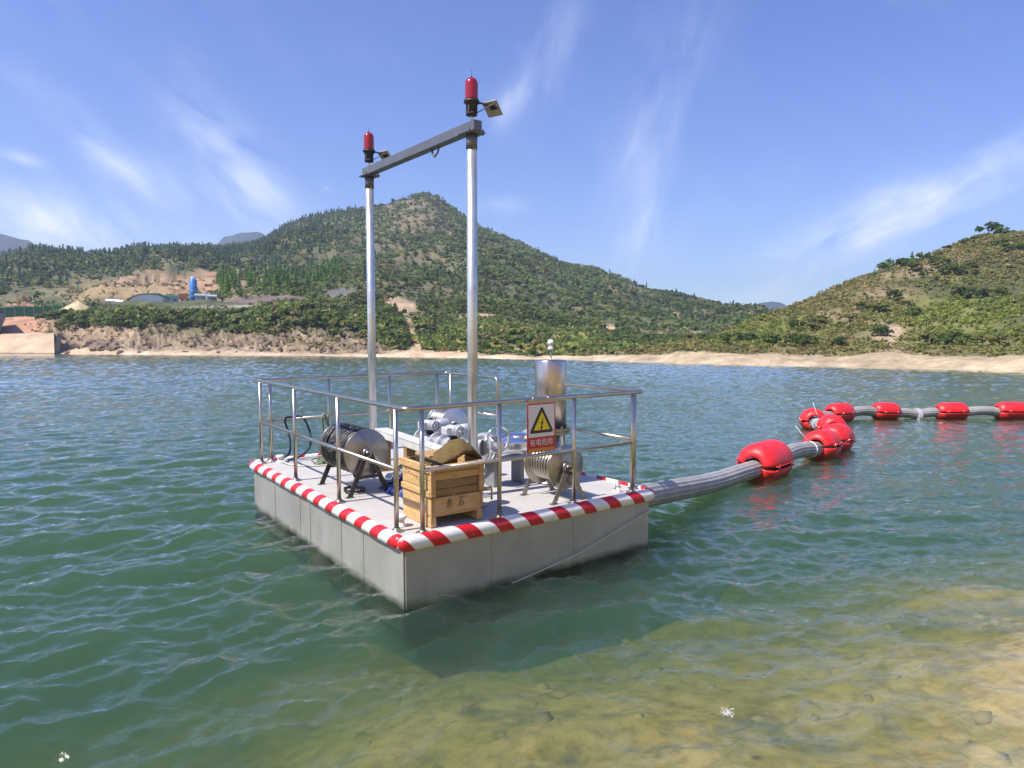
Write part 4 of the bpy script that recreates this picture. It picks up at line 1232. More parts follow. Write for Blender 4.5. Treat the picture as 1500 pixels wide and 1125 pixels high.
# -- warning beacons
t = NT('red_lens_mat')
M_LENS = t.bsdf(t.ramp(t.noise(6, 3), [(.3, (.24, .001, .005)), (.7, (.36, .002, .010))]), .12, 0, None, Coat_Weight=.8)
M_PANEL = simple('panel_back_mat', (.34, .33, .30), .5, .1, var=.12, scale=10)
M_CELL = simple('solar_cell_mat', (.012, .018, .045), .18, .3, var=.2, scale=30)
def beacon(y, label):
    e = thing('beacon_light', label, 'beacon light', on_deck(1.2, y, 3.717) @ Matrix.Scale(.89, 4))
    MB().cyl((0, 0, 0), (0, 0, .10), .014, 12).build('stem', M_GALV, e, True)
    MB().lathe([(.0, .075), (.062, .075), (.062, .10), (.045, .115), (.045, .15), (.062, .17), (.066, .20), (.086, .21), (.086, .235), (.0, .235)], 24).build('lamp_base', M_BLACK, e, True)
    for k in range(4):
        a = k * pi / 2 + .5
        MB().box((.058 * cos(a), .058 * sin(a), .14), (.02, .02, .07), Matrix.Rotation(a, 3, 'Z')).build('base_fin', M_BLACK, e)
    prof = [(.070, .236), (.074, .25)]
    for i in range(9):
        z = .26 + i * .018
        prof += [(.0745, z), (.071, z + .009)]
    prof += [(.068, .43), (.058, .455), (.04, .47), (.02, .475), (0, .476)]
    ln = MB().lathe(prof, 28).build('lens', M_LENS, e, True)
    MB().lathe([(.014, .470), (.010, .49), (.003, .50), (.002, .56), (0, .562)], 8).build('bird_spike', M_BLACK, e, True)
    # solar panel on an arm to the side
    R3 = Vector((.62, .22, .66)).to_track_quat('Z', 'Y').to_matrix()
    c = Vector((.19, -.13, .150))
    pn = MB().box(c, (.19, .18, .016), R3, .003).build('solar_panel', M_PANEL, e)
    MB().box(c + R3 @ Vector((0, 0, .0105)), (.172, .162, .004), R3).build('cell_face', M_CELL, pn)
    MB().box(c + R3 @ Vector((-.02, .02, -.016)), (.07, .05, .016), R3, .002).build('junction_box', M_BLACK, pn)
    MB().tube([(.04, -.01, .19), (.085, -.04, .215), c + R3 @ Vector((-.07, 0, -.012))], .010, 8).build('panel_arm', M_BLACK, e, True)
    MB().tube([c + R3 @ Vector((0, .05, -.02)), c + R3 @ Vector((-.08, .08, -.06)), (.06, -.02, .11), (.045, 0, .14)], .005, 6).build('cable', M_BLACK, e, True)
beacon(.84, 'red beacon light on the beam end above the wooden crate')
beacon(3.18, 'red beacon light on the beam end above the black cable reel')
# -- warning sign on the front railing
sign = thing('warning_sign', 'white and red electric shock warning sign hung on the railing', 'sign', on_deck(1.39, -.030, .80))
M_SRED = simple('sign_red_mat', (.52, .025, .03), .4, var=.06); M_SWHITE = simple('sign_white_mat', (.74, .71, .70), .4, var=.04)
M_SYEL = simple('sign_yellow_mat', (.82, .66, .02), .4, var=.04); M_SBLK = simple('sign_black_mat', (.03, .02, .025), .45, var=.05)
M_SORA = simple('sign_orange_mat', (.62, .24, .05), .45, var=.12, scale=30)
SW, SH = .335, .455
MB().box((0, 0, -.01), (SW, .006, SH), None, .002).build('plate', M_SRED, sign)
MB().box((0, -.0040, .055), (SW - .030, .003, SH - .155)).build('white_field', M_SWHITE, sign)
MB().box((0, -.0040, -.2155), (SW - .030, .003, .034)).build('orange_strip', M_SORA, sign)
MX = Matrix.Translation((0, -.0056, 0)) @ Matrix.Rotation(pi / 2, 4, 'X')
def tri(r_, cz, rnd):
    P = []
    for k in range(3):
        a = pi / 2 + k * 2 * pi / 3
        for d_ in (-.5, -.25, 0, .25, .5):
            P.append((cos(a) * r_ * 1.0 * 1.0 + rnd * cos(a + d_ * 2.0), cz + sin(a) * r_ + rnd * sin(a + d_ * 2.0)))
    return P
MB().prism(tri(.140, .025, .014), .002, MX).build('triangle_border', M_SBLK, sign)
MB().prism(tri(.100, .025, .006), .002, Matrix.Translation((0, -.0022, 0)) @ MX).build('triangle', M_SYEL, sign)
MB().prism([(.016, .088), (-.018, .030), (-.001, .034), (-.012, -.006), (-.020, -.004), (-.004, -.038), (.008, .002), (.001, .0), (.018, .046), (.004, .044)], .002, Matrix.Translation((0, -.0044, 0)) @ MX).build('lightning_bolt', M_SBLK, sign)
fc = bpy.data.curves.new('lettering', 'FONT'); fc.body = '\u6709\u7535\u5371\u9669'; fc.size = .078; fc.align_x = 'CENTER'; fc.align_y = 'CENTER'; fc.extrude = .001; fc.resolution_u = 3
fo = bpy.data.objects.new('lettering_tmp', fc); col.objects.link(fo)
bpy.context.view_layer.update()
lm = bpy.data.meshes.new_from_object(fo.evaluated_get(bpy.context.evaluated_depsgraph_get()))
bpy.data.objects.remove(fo)
lw = max(v.co.x for v in lm.vertices) - min(v.co.x for v in lm.vertices)
lm.materials.clear(); lm.materials.append(M_SWHITE)
lo = link('lettering', lm, sign)
sc_ = .275 / max(lw, .01)
lo.matrix_local = Matrix.Translation((0, -.0050, -.150)) @ Matrix.Rotation(pi / 2, 4, 'X') @ Matrix.Diagonal((sc_, sc_ * 1.0, 1, 1))
MB().box((0, .001, .2365), (SW * .98, .006, .040)).build('hanger_plate', M_SS_D, sign)
for sx in (-.09, .09):
    MB().torus(.026, .004, 14, 6, Matrix.Translation((sx, .030, .25)) @ Matrix.Rotation(pi / 2, 4, 'Y')).build('clip', M_SS, sign, True)
# -- wooden crate
cx0, cx1, cy0, cy1 = .275, .80, .065, .60
cr = thing('wooden_crate', 'open pine crate on skids with handwritten marks at the deck corner', 'crate', on_deck((cx0 + cx1) / 2, (cy0 + cy1) / 2, .003, radians(-1)))
W_, D_ = cx1 - cx0, cy1 - cy0
def board(c, d, m=None, nm='board'):
    return MB().box(c, d, Matrix.Rotation(random.uniform(-.004, .004), 3, 'Y'), .004).build(nm, m or M_WOOD, cr)
for sx in (-1, 1): board((sx * (W_ / 2 - .028), 0, .045), (.055, D_ - .01, .09), None, 'skid')
board((0, 0, .099), (W_ - .012, D_ - .012, .018), None, 'floor_board')
zs_ = [(.108, .255), (.258, .322), (.325, .40), (.403, .470), (.473, .535)]
for i, (za, zb) in enumerate(zs_):
    zc, zd = (za + zb) / 2, zb - za - .002
    dark = M_WOOD_D if i in (1, 2) else M_WOOD
    board((0, -D_ / 2 + .011 + (.012 if i in (1, 2) else 0), zc), (W_ - .05, .02, zd), dark)          # front
    board((0, D_ / 2 - .011, zc), (W_ - .05, .02, zd))
    board((-W_ / 2 + .011, 0, zc), (.02, D_ - .004, zd)); board((W_ / 2 - .011, 0, zc), (.02, D_ - .004, zd))
for sx in (-1, 1):
    board((sx * (W_ / 2 - .018), -D_ / 2 - .004, .40), (.05, .022, .27), None, 'corner_batten')
board((0, -D_ / 2 - .006, .505), (W_ - .10, .018, .058), None, 'rim_batten')
for sy in (.02,):
    board((-W_ / 2 - .010, sy, .503), (.018, D_ + .03, .062), None, 'rim_batten')
board((-W_ / 2 - .008, 0, .29), (.016, D_, .05), None, 'side_batten')
# handwritten strokes on the front board
def stroke(pts):
    return MB().tube([(x * .001 - .005, -D_ / 2 - .0008, .182 + z * .001) for x, z in pts], .0026, 5)
strokes = [[(-100, 32), (-60, 38)], [(-84, 48), (-80, 20)], [(-64, 52), (-66, 24)], [(-108, 8), (-46, 20)], [(-78, 22), (-84, -30), (-94, -24)], [(-70, 2), (-56, -26)], [(-92, 0), (-108, -22)], [(-60, 8), (-52, -2)],
           [(22, 46), (78, 52)], [(46, 48), (30, 4), (14, -30)], [(40, 10), (70, 14), (64, -18), (40, -22), (40, 10)]]
for s_ in strokes: stroke(s_).build('handwriting_stroke', M_SBLK, cr)
for k in range(6):
    MB().tube([(-W_ / 2 - .0008, .20 - k * .05, .452 - k * .012), (-W_ / 2 - .0008, .18 - k * .05, .440 - k * .012), (-W_ / 2 - .0008, .19 - k * .05, .430 - k * .012)], .0026, 5).build('handwriting_stroke', M_SBLK, cr)
# arched straw mat stuck in the crate
mb = MB(); vs, fs = [], []
nu, nv = 28, 9
for i in range(nu + 1):
    f_ = i / nu
    for j in range(nv + 1):
        g_ = j / nv
        xx = -.27 + .50 * f_
        zz = .175 * (sin(pi * (f_ ** 1.9)) ** .8) * sin(pi * (.16 + .5 * g_)) + .007 * sin(f_ * 25) * sin(g_ * 9)
        vs.append((xx, -.04 + .24 * g_ - .03 * sin(pi * f_), zz - .01))
for i in range(nu):
    for j in range(nv): fs.append((i * (nv + 1) + j, i * (nv + 1) + j + 1, (i + 1) * (nv + 1) + j + 1, (i + 1) * (nv + 1) + j))
mb.add(vs, fs)
o = mb.build('straw_mat', M_STRAW, None, True); o.matrix_world = on_deck(.60, .17, .535, radians(2))
sol = o.modifiers.new('thick', 'SOLIDIFY'); sol.thickness = .03; sol.offset = 0
tag(o, 'brown woven straw mat arched up out of the wooden crate', 'mat')
o = MB().box((0, 0, 0), (.30, .26, .10), None, .006).build('cardboard_box', simple('cardboard_mat', (.42, .25, .11), .8, var=.12, scale=5)); o.matrix_world = on_deck(.53, .42, .535)
tag(o, 'small brown cardboard box inside the wooden crate', 'box')
# -- reels
def reel(name, label, cat, x, ya, yb, zc, R_, core, wind, m_flange, n_groove=0, m_leg=None, foot=.20):
    m_leg = m_leg or m_flange
    e = thing(name, label, cat, on_deck(x, ya))
    Ln = yb - ya
    RY = Matrix.Rotation(-pi / 2, 4, 'X')       # local Z -> +Y
    TZ = Matrix.Translation((0, 0, zc))
    for y in (0, Ln):
        MB().lathe([(0, -.004), (R_, -.004), (R_ + .003, 0), (R_, .004), (0, .004)], 40, Matrix.Translation((0, y, 0)) @ TZ @ RY).build('flange', m_flange, e, True)
        MB().lathe([(.055, -.02), (.055, .02), (0, .02)] if y else [(0, -.03), (.05, -.03), (.055, .0)], 20, Matrix.Translation((0, y, 0)) @ TZ @ RY).build('hub', m_flange, e, True)
    MB().cyl((0, -.07, zc), (0, Ln + .07, zc), .018, 12).build('axle', M_SS_D, e, True)
    MB().cyl((0, .004, zc), (0, Ln - .004, zc), core * .8, 28).build('drum', M_SS_D, e, True)
    if wind is not None:
        r_w = .019
        turns = int((Ln - .03) / (2 * r_w))
        pts = []
        for i in range(turns * 28):
            a = 2 * pi * i / 28
            f_ = i / (turns * 28)
            rr_ = core + .010 * sin(a * 3.3 + i * .01) + random.uniform(-.003, .003)
            pts.append((rr_ * cos(a), .016 + (Ln - .032) * f_ + .006 * sin(a * 2.7), zc + rr_ * sin(a)))
        MB().tube(pts, r_w, 6).build('cable_winding', wind, e, True)
        pts = []
        for i in range(16 * 28):
            a = 2 * pi * i / 28
            f_ = abs(((i / 28 * .23) % 2) - 1)
            rr_ = core + .028 + random.uniform(-.003, .003)
            pts.append((rr_ * cos(a), .03 + (Ln - .06) * f_, zc + rr_ * sin(a)))
        MB().tube(pts, .013, 6).build('cable_winding', wind, e, True)
    else:
        for k in range(n_groove):
            y = .02 + (Ln - .04) * k / (n_groove - 1)
            MB().torus(core, .014, 36, 8, Matrix.Translation((0, y, 0)) @ TZ @ RY).build('cable_winding', M_SS, e, True)
    for y in (-.05, Ln + .05):
        for sx in (-1, 1):
            a, b = Vector((sx * .015, y, zc + .01)), Vector((sx * foot, y, .004))
            d = b - a; ang = atan2(d.x, -d.z)
            MB().box((a + b) / 2, (.052, .012, d.length + .02), Matrix.Rotation(-ang, 3, 'Y'), .002).build('stand_leg', m_leg, e)
            MB().box((b.x, y, .005), (.08, .05, .008)).build('foot_plate', m_flange, e)
        MB().box((0, y, zc * .45), (foot * 1.1, .010, .035), None, .002).build('stand_brace', m_leg, e)
        MB().lathe([(.032, -.014), (.032, .014), (0, .014)], 16, Matrix.Translation((0, y, 0)) @ TZ @ RY).build('bearing', M_SS, e, True)
    # crank
    ck = MB().tube([(0, -.085, zc), (-.10, -.09, zc - .02), (-.10, -.16, zc - .02)], .011, 8).build('crank', M_BLACK, e, True)
    MB().cyl((-.10, -.10, zc - .02), (-.10, -.20, zc - .02), .016, 10).build('grip', M_BLACK, ck, True)
    return e
reel('cable_reel', 'steel reel wound full of black cable near the long striped edge', 'reel', .366, 1.56, 2.22, .43, .245, .205, M_CABLE, M_SS_D, m_leg=simple('dark_steel_mat', (.07, .065, .062), .42, .6, var=.4, scale=10), foot=.21)
reel('cable_reel', 'steel winch reel behind the warning sign next to the upright cylinder', 'reel', 1.84, .14, .52, .34, .225, .15, None, M_SS_D, 9, foot=.19)
reel('cable_reel', 'silver reel with coiled pale cable at the back beside the rear railing', 'reel', 1.88, 2.30, 2.62, .52, .205, .165, None, M_GALV, 7, foot=.19)
# -- upright stainless pump column
pc = thing('pump_column', 'upright polished stainless steel cylinder on a bolted flange', 'pump', on_deck(2.27, .90))
MB().lathe([(.0, .003), (.17, .003), (.17, .02), (.115, .022), (.108, .05), (.108, .56), (0, .56)], 28).build('riser', M_SS_D, pc, True)
MB().lathe([(0, .555), (.215, .555), (.215, .585), (0, .585)], 32).build('flange', M_SS_D, pc)
MB().lathe([(0, .589), (.215, .589), (.215, .62), (0, .62)], 32).build('flange', M_SS_D, pc)
for k in range(12):
    a = k * pi / 6
    MB().lathe([(.012, .535), (.012, .645), (0, .646)], 6, Matrix.Translation((.19 * cos(a), .19 * sin(a), 0))).build('bolt', M_SS, pc)
t = NT('polished_steel_mat')
M_POL = t.bsdf(t.ramp(t.noise(3, 4, .5, stretch=(1, 1, .15)), [(.3, (.52, .47, .43)), (.7, (.62, .57, .53))]), t.math('ADD', t.math('MULTIPLY', t.noise(25, 3, .5, stretch=(1, 1, .04)), .2), .22), 1.0)
MB().lathe([(0, .622), (.176, .622), (.176, 1.352), (.170, 1.362), (0, 1.366)], 48).build('casing', M_POL, pc, True)
MB().cyl((.0, 0, 1.36), (.0, 0, 1.48), .009, 10).build('vent_stem', M_SS, pc, True)
MB().lathe([(0, 1.47), (.032, 1.47), (.034, 1.50), (.022, 1.51), (.022, 1.53), (.036, 1.535), (.034, 1.57), (.02, 1.585), (0, 1.588)], 18).build('vent_cap', M_WHITE, pc, True)
MB().cyl((.19, 0, .62), (.19, 0, .70), .014, 8).build('cable_gland', M_BLACK, pc, True)
# -- discharge pipework with actuated valves
def flange_ring(mb, c, ax, r_, w_):
    RM_ = Vector((0, 0, 1)).rotation_difference(Vector(ax)).to_matrix().to_4x4()
    mb.lathe([(0, -w_ / 2), (r_, -w_ / 2), (r_, w_ / 2), (0, w_ / 2)], 26, Matrix.Translation(c) @ RM_)
pp = thing('discharge_pipe', 'silver wrapped discharge pipe lying in front of the upright cylinder', 'pipe', on_deck(0, 0))
MB().tube([(1.50, 1.12, .43), (1.9, 1.10, .43), (2.17, 1.0, .43)], .135, 28).build('pipe_barrel', M_ALU, pp, True)
for x in (1.52, 1.60, 2.08):
    mb = MB(); flange_ring(mb, (x, 1.12 if x < 2 else 1.05, .43), (1, 0, 0), .160, .026); mb.build('pipe_flange', M_CAST, pp)
MB().tube([(1.50, 1.12, .43), (1.47, 1.16, .43), (1.45, 1.24, .40), (1.45, 2.30, .36)], .085, 22).build('branch_pipe', M_CAST, pp, True)
for y in (1.42, 1.78, 1.96, 2.32):
    mb = MB(); flange_ring(mb, (1.45, y, .37), (0, 1, 0), .135, .022); mb.build('pipe_flange', M_CAST, pp)
for (x, y) in ((1.45, 1.35), (1.45, 2.25)):
    MB().box((x, y, .14), (.10, .05, .28), None, .003).build('saddle', M_STEEL_G, pp)
for x in (1.62, 1.98): MB().box((x, 1.12, .16), (.05, .18, .31), None, .003).build('saddle', M_STEEL_G, pp)
def actuator(y, label):
    e = thing('valve_actuator', label, 'valve', on_deck(1.45, y, .37))
    MB().lathe([(.09, -.06), (.105, 0), (.09, .06)], 22, Matrix.Rotation(pi / 2, 4, 'X')).build('valve_body', M_CAST, e, True)
    MB().lathe([(.05, .05), (.05, .13), (.075, .135), (.075, .15), (.0, .15)], 18).build('valve_neck', M_BLACK, e, True)
    MB().lathe([(.0, .15), (.085, .15), (.095, .165), (.095, .235), (.088, .25), (.05, .262), (0, .264)], 26).build('gear_housing', M_CAST, e, True)
    MB().lathe([(.0, .0), (.062, .0), (.066, .02), (.066, .13), (.052, .15), (0, .155)], 20, Matrix.Translation((.08, -.02, .20)) @ Matrix.Rotation(pi / 2, 4, 'Y')).build('motor', M_CAST, e, True)
    MB().box((-.10, 0, .20), (.08, .12, .09), None, .01).build('terminal_box', M_CAST, e)
    MB().lathe([(.03, .26), (.03, .28), (0, .285)], 14).build('indicator', M_BLACK, e, True)
    hw = MB().torus(.06, .007, 24, 6, Matrix.Translation((0, -.13, .2)) @ Matrix.Rotation(pi / 2, 4, 'X')).build('handwheel', M_CAST, e, True)
    MB().cyl((0, -.08, .2), (0, -.135, .2), .014, 10).build('spindle', M_SS_D, hw, True)
    MB().box((0, -.13, .2), (.115, .008, .012)).build('spoke', M_CAST, hw)
actuator(1.60, 'silver valve actuator nearest the wooden crate on the branch pipe')
actuator(2.14, 'silver valve actuator standing in front of the silver reel')
M_CHROME = simple('chrome_mat', (.82, .83, .85), .14, 1.0, var=.06)
hw = thing('handwheel_valve', 'chrome handwheel valve in front of the silver wrapped pipe', 'valve', on_deck(1.58, .93, .54))
MB().torus(.142, .012, 40, 8, Matrix.Rotation(pi / 2, 4, 'X')).build('wheel_rim', M_CHROME, hw, True)
for k in range(3):
    a = k * 2 * pi / 3 + .4
    MB().tube([(0, 0, 0), (.07 * cos(a), -.012, .07 * sin(a)), (.142 * cos(a), 0, .142 * sin(a))], .009, 8).build('spoke', M_SS, hw, True)
MB().lathe([(0, -.02), (.03, -.02), (.035, .0), (.028, .03), (.018, .04), (.018, .13), (0, .13)], 16, Matrix.Rotation(-pi / 2, 4, 'X')).build('spindle', M_SS_D, hw, True)
MB().lathe([(.05, 0), (.055, .06), (.04, .08), (0, .08)], 16, Matrix.Translation((0, .14, -.05)) @ Matrix.Rotation(-pi / 2, 4, 'X')).build('bonnet', M_CAST, hw, True)
st = thing('pipe_stub', 'short grey steel standpipe with flange right behind the crate', 'pipe', on_deck(1.02, .50))
MB().lathe([(0, .003), (.10, .003), (.10, .018), (.062, .02), (.062, .33), (.1, .332), (.1, .352), (0, .352)], 24).build('standpipe', M_SS_D, st, True)
MB().cyl((.05, -.02, .16), (.14, -.05, .16), .02, 10).build('drain_cock', M_SS, st, True)
MB().tube([(.14, -.05, .16), (.145, -.05, .12), (.14, -.05, .05)], .010, 8).build('drain_pipe', M_SS, st, True)
# -- white cable trunking on stands
M_TRUNK = simple('trunking_mat', (.58, .57, .53), .5, var=.12, scale=6)
tr_ = thing('cable_trunking', 'long white box beam on short dark stands in the deck middle', 'beam', on_deck(0, 0))
a, b = Vector((.90, .86, .455)), Vector((1.06, 2.66, .455)); d = b - a
R3 = Matrix.Rotation(atan2(-d.x, d.y), 3, 'Z')
MB().box((a + b) / 2, (.15, d.length, .085), R3, .006).build('trunking', M_TRUNK, tr_)
MB().box((a + b) / 2 + Vector((0, 0, .046)), (.162, d.length + .01, .008), R3, .002).build('lid', M_TRUNK, tr_)
for f_ in (.06, .5, .94):
    c = a.lerp(b, f_)
    MB().box((c.x, c.y, .208), (.13, .09, .412), R3, .003).build('stand', M_WOOD_D, tr_)
# -- silver duct hose, blue tarp
mb = MB(); pts = []
ctrl = [Vector(v) for v in ((.78, 1.86, .06), (.72, 1.62, .10), (.66, 1.36, .24), (.66, 1.12, .34), (.75, .96, .30), (.86, .92, .12))]
def catmull(c, n):
    out = []
    P = [c[0]] + list(c) + [c[-1]]
    for i in range(1, len(P) - 2):
        for k in range(n):
            s_ = k / n
            out.append(.5 * ((2 * P[i]) + (-P[i - 1] + P[i + 1]) * s_ + (2 * P[i - 1] - 5 * P[i] + 4 * P[i + 1] - P[i + 2]) * s_ ** 2 + (-P[i - 1] + 3 * P[i] - 3 * P[i + 1] + P[i + 2]) * s_ ** 3))
    out.append(P[-2].copy())
    return out
cp = catmull(ctrl, 14)
o = mb.tube(cp, [.058 + .008 * sin(i * 2.1) for i in range(len(cp))], 16).build('duct_hose', M_ALU, None, True); o.matrix_world = on_deck(0, 0)
tag(o, 'curved silver corrugated duct hose between black reel and crate', 'hose')
mb = MB(); vs, fs = [], []
for i in range(25):
    for j in range(17):
        u_, v_ = i / 24, j / 16
        x, y = .55 + .44 * v_, 1.12 + .62 * u_
        ed = min(u_, 1 - u_, v_, 1 - v_) * 6
        z = .006 + min(1, ed) * (.035 + .04 * (.5 + .5 * sin(u_ * 19 + 3 * sin(v_ * 7)))) + (.012 * sin(v_ * 27 + u_ * 9) if ed > .5 else 0)
        vs.append((x + .03 * sin(u_ * 9), y + .03 * sin(v_ * 8), max(z, .004)))
for i in range(24):
    for j in range(16): fs.append((i * 17 + j, i * 17 + j + 1, (i + 1) * 17 + j + 1, (i + 1) * 17 + j))
mb.add(vs, fs)
o = mb.build('tarpaulin', M_TARP, None, True); o.matrix_world = on_deck(0, 0)
o.modifiers.new('thick', 'SOLIDIFY').thickness = .003
tag(o, 'crumpled dark blue tarpaulin on deck beside the black reel', 'tarpaulin')
# -- mooring bollards and shackle
for (x, y), lb in (((.10, .30), 'small white mooring bollard by the wooden crate'), ((.20, 3.80), 'small white mooring bollard at the rope tied corner')):
    e = thing('mooring_bollard', lb, 'bollard', on_deck(x, y, .001))
    MB().lathe([(0, 0), (.05, 0), (.05, .01), (.034, .014), (.034, .07), (0, .07)], 20).build('post', M_WHITE, e, True)
    MB().lathe([(0, .065), (.048, .065), (.052, .075), (.052, .09), (.045, .098), (0, .10)], 20).build('head', M_WHITE, e, True)
e = thing('deck_shackle', 'small pale steel shackle ring on the deck by the hose corner', 'shackle', on_deck(2.52, .10, .001))
MB().lathe([(0, 0), (.045, 0), (.045, .012), (.022, .016), (.022, .05), (0, .05)], 14).build('base', M_WHITE, e, True)
MB().torus(.035, .007, 20, 6, Matrix.Translation((0, 0, .085)) @ Matrix.Rotation(pi / 2, 4, 'X')).build('ring', M_WHITE, e, True)
MB().cyl((-.05, 0, .045), (.05, 0, .045), .008, 8).build('pin', M_SS, e, True)
# -- ropes on the far corner
def rope(name, label, pts, r_, m_, n=10, base=None):
    o = MB().tube(catmull([Vector(p) for p in pts], n), r_, 8).build(name, m_, None, True)
    o.matrix_world = base or on_deck(0, 0)
    return tag(o, label, 'rope')
rope('mooring_rope', 'dark rope looped over the rear mid rail down to the bollard', [(.22, 3.83, .05), (.34, 3.86, .10), (.37, 3.93, .30), (.33, 3.97, .52), (.40, 3.985, .552), (.52, 3.985, .555), (.60, 3.97, .49), (.64, 3.90, .30), (.58, 3.80, .15), (.42, 3.74, .06), (.28, 3.76, .03)], .014, M_ROPE_D)
rope('tether_rope', 'pale green rope hanging over the rear mid rail beside the black reel', [(.86, 4.02, .30), (.85, 4.02, .50), (.86, 3.985, .555), (.89, 3.95, .46), (.95, 3.88, .24), (.98, 3.84, .08), (1.10, 3.80, .02), (1.3, 3.86, .02)], .018, M_ROPE_G)
pts = []
gt = random.Random(12)
for i in range(46):
    a = i * .9
    pts.append((.62 + .20 * cos(a) * (.4 + .6 * gt.random()) + .012 * i * .3, 3.42 + .20 * sin(a) * (.4 + .6 * gt.random()), .014 + .045 * gt.random()))
rope('rope_tangle', 'tangled dark green rope heap lying on the deck', pts, .010, M_ROPE_G, 6)
rope('deck_line', 'thin pale line trailing from the bollard across the deck', [(.20, 3.74, .03), (.25, 3.50, .012), (.42, 3.30, .012), (.62, 3.22, .012), (.86, 2.98, .012), (1.0, 2.7, .012)], .009, M_ROPE_P, 8)
rope('hull_line', 'thin pale line hanging along the shaded hull side into the water', [(2.84, -.072, -.21), (2.60, -.085, -.26), (2.2, -.09, -.37), (1.8, -.095, -.47), (1.4, -.10, -.53), (1.0, -.11, -.58)], .0055, M_ROPE_P, 8)
MB_loose = rope('loose_chain', 'coil of dark chain lying under the black cable reel', [(.30 + .10 * cos(i * .8), 1.72 + .12 * sin(i * .8), .016 + .012 * (i % 3)) for i in range(16)], .012, M_CABLE, 6)

# ================================================================ floating hose line with red floats
t = NT('red_plastic_mat')
nA = t.noise(4, 5, .6); nB = t.noise(16, 6, .7)
cc = t.ramp(nA, [(.3, (.70, .012, .018)), (.7, (.82, .030, .034))])
cc = t.mix(t.ramp(nB, [(.58, (0, 0, 0)), (.72, (.4, .4, .4))]), cc, (.80, .22, .18))
zc_ = t.node('ShaderNodeSeparateXYZ'); t.l.new(t.node('ShaderNodeTexCoord').outputs['Object'], zc_.inputs[0])
scum = t.math('ADD', t.math('MULTIPLY', zc_.outputs[2], -1.0), t.math('MULTIPLY', t.math('SUBTRACT', nB, .5), .12))
cc = t.mix(t.ramp(scum, [(.07, (0, 0, 0)), (.16, (.65, .65, .65))]), cc, (.16, .05, .03))
M_FLOAT = t.bsdf(cc, t.math('ADD', t.math('MULTIPLY', nB, .3), .28), 0, t.bump(t.noise(9, 4), .2, .006))
t = NT('hose_mat')
nA = t.noise(4, 5, .6); nB = t.noise(30, 4)
M_HOSE = t.bsdf(t.mix(t.math('MULTIPLY', nB, .5), t.ramp(nA, [(.3, (.29, .28, .262)), (.7, (.46, .45, .43))]), (.13, .125, .12)), .42, .0, t.bump(nB, .2, .004))
start = PM @ Vector((2.70, .34, -.19)); s2 = PM @ Vector((3.05, .36, -.20))
FL = [(4.18, 11.34), (5.98, 13.29), (6.75, 14.35), (7.55, 16.3), (7.88, 17.9), (9.35, 19.75), (10.99, 20.34), (12.98, 20.43), (14.85, 20.55), (17.2, 20.4)]
CON = (12.0, 20.52)
ctrlA = [start, s2, Vector((2.75, 9.75, .12)), Vector((3.45, 10.5, .11)), Vector((4.18, 11.34, .10)), Vector((5.0, 12.2, .20)), Vector((5.98, 13.29, .10)), Vector((6.75, 14.35, .10)),
         Vector((7.55, 16.3, .10)), Vector((7.80, 17.9, .10)), Vector((8.35, 19.05, .12)), Vector((9.35, 19.75, .10)), Vector((10.2, 20.15, .20)), Vector((10.99, 20.34, .11)), Vector((11.6, 20.45, .12)), Vector((12.0, 20.5, .07))]
ctrlB = [Vector((12.0, 20.5, .07)), Vector((12.5, 20.5, .14)), Vector((12.98, 20.43, .11)), Vector((13.9, 20.45, .20)), Vector((14.85, 20.55, .11)), Vector((16, 20.5, .18)), Vector((17.2, 20.4, .11)), Vector((19, 20.2, .1))]
HR_ = .142
prof_h = [1.0, 1.0, .93, .93] * 15
def hose(name, label, ctrl, rad):
    P = [p + Vector((0, 0, .05 * (1 if ctrl is ctrlB else min(1, i / 60)))) for i, p in enumerate(catmull(ctrl, 16))]
    o = MB().tube(P, [rad * (.86 + .14 * min(1, i / 20)) if ctrl is ctrlA else rad for i in range(len(P))], 60, prof=prof_h).build(name, M_HOSE, None, True, False)
    tag(o, label, 'hose')
    return P
pA_ = hose('floating_hose', 'thick grey ribbed hose floating out from the pontoon corner', ctrlA, HR_)
pB_ = hose('floating_hose', 'grey ribbed hose beyond the metal coupling heading off to the right', ctrlB, HR_ * .95)
allp = pA_ + pB_
flabels = ['large red float on the hose closest to the pontoon', 'red float after the strap, second along the hose from the pontoon', 'red float third along the hose from the pontoon',
           'red float fourth along the hose from the pontoon, touching the third', 'red float at the sharp bend of the hose', 'red float just past the sharp bend of the hose',
           'red float between the bend and the metal coupling', 'red float just beyond the metal coupling', 'red float next but one beyond the metal coupling', 'red float farthest out along the hose']
lens_ = [1.0, .78, .70, .74, .62, .86, .80, .86, .92, .9]
rads_ = [.34, .31, .31, .31, .31, .30, .27, .27, .29, .29]
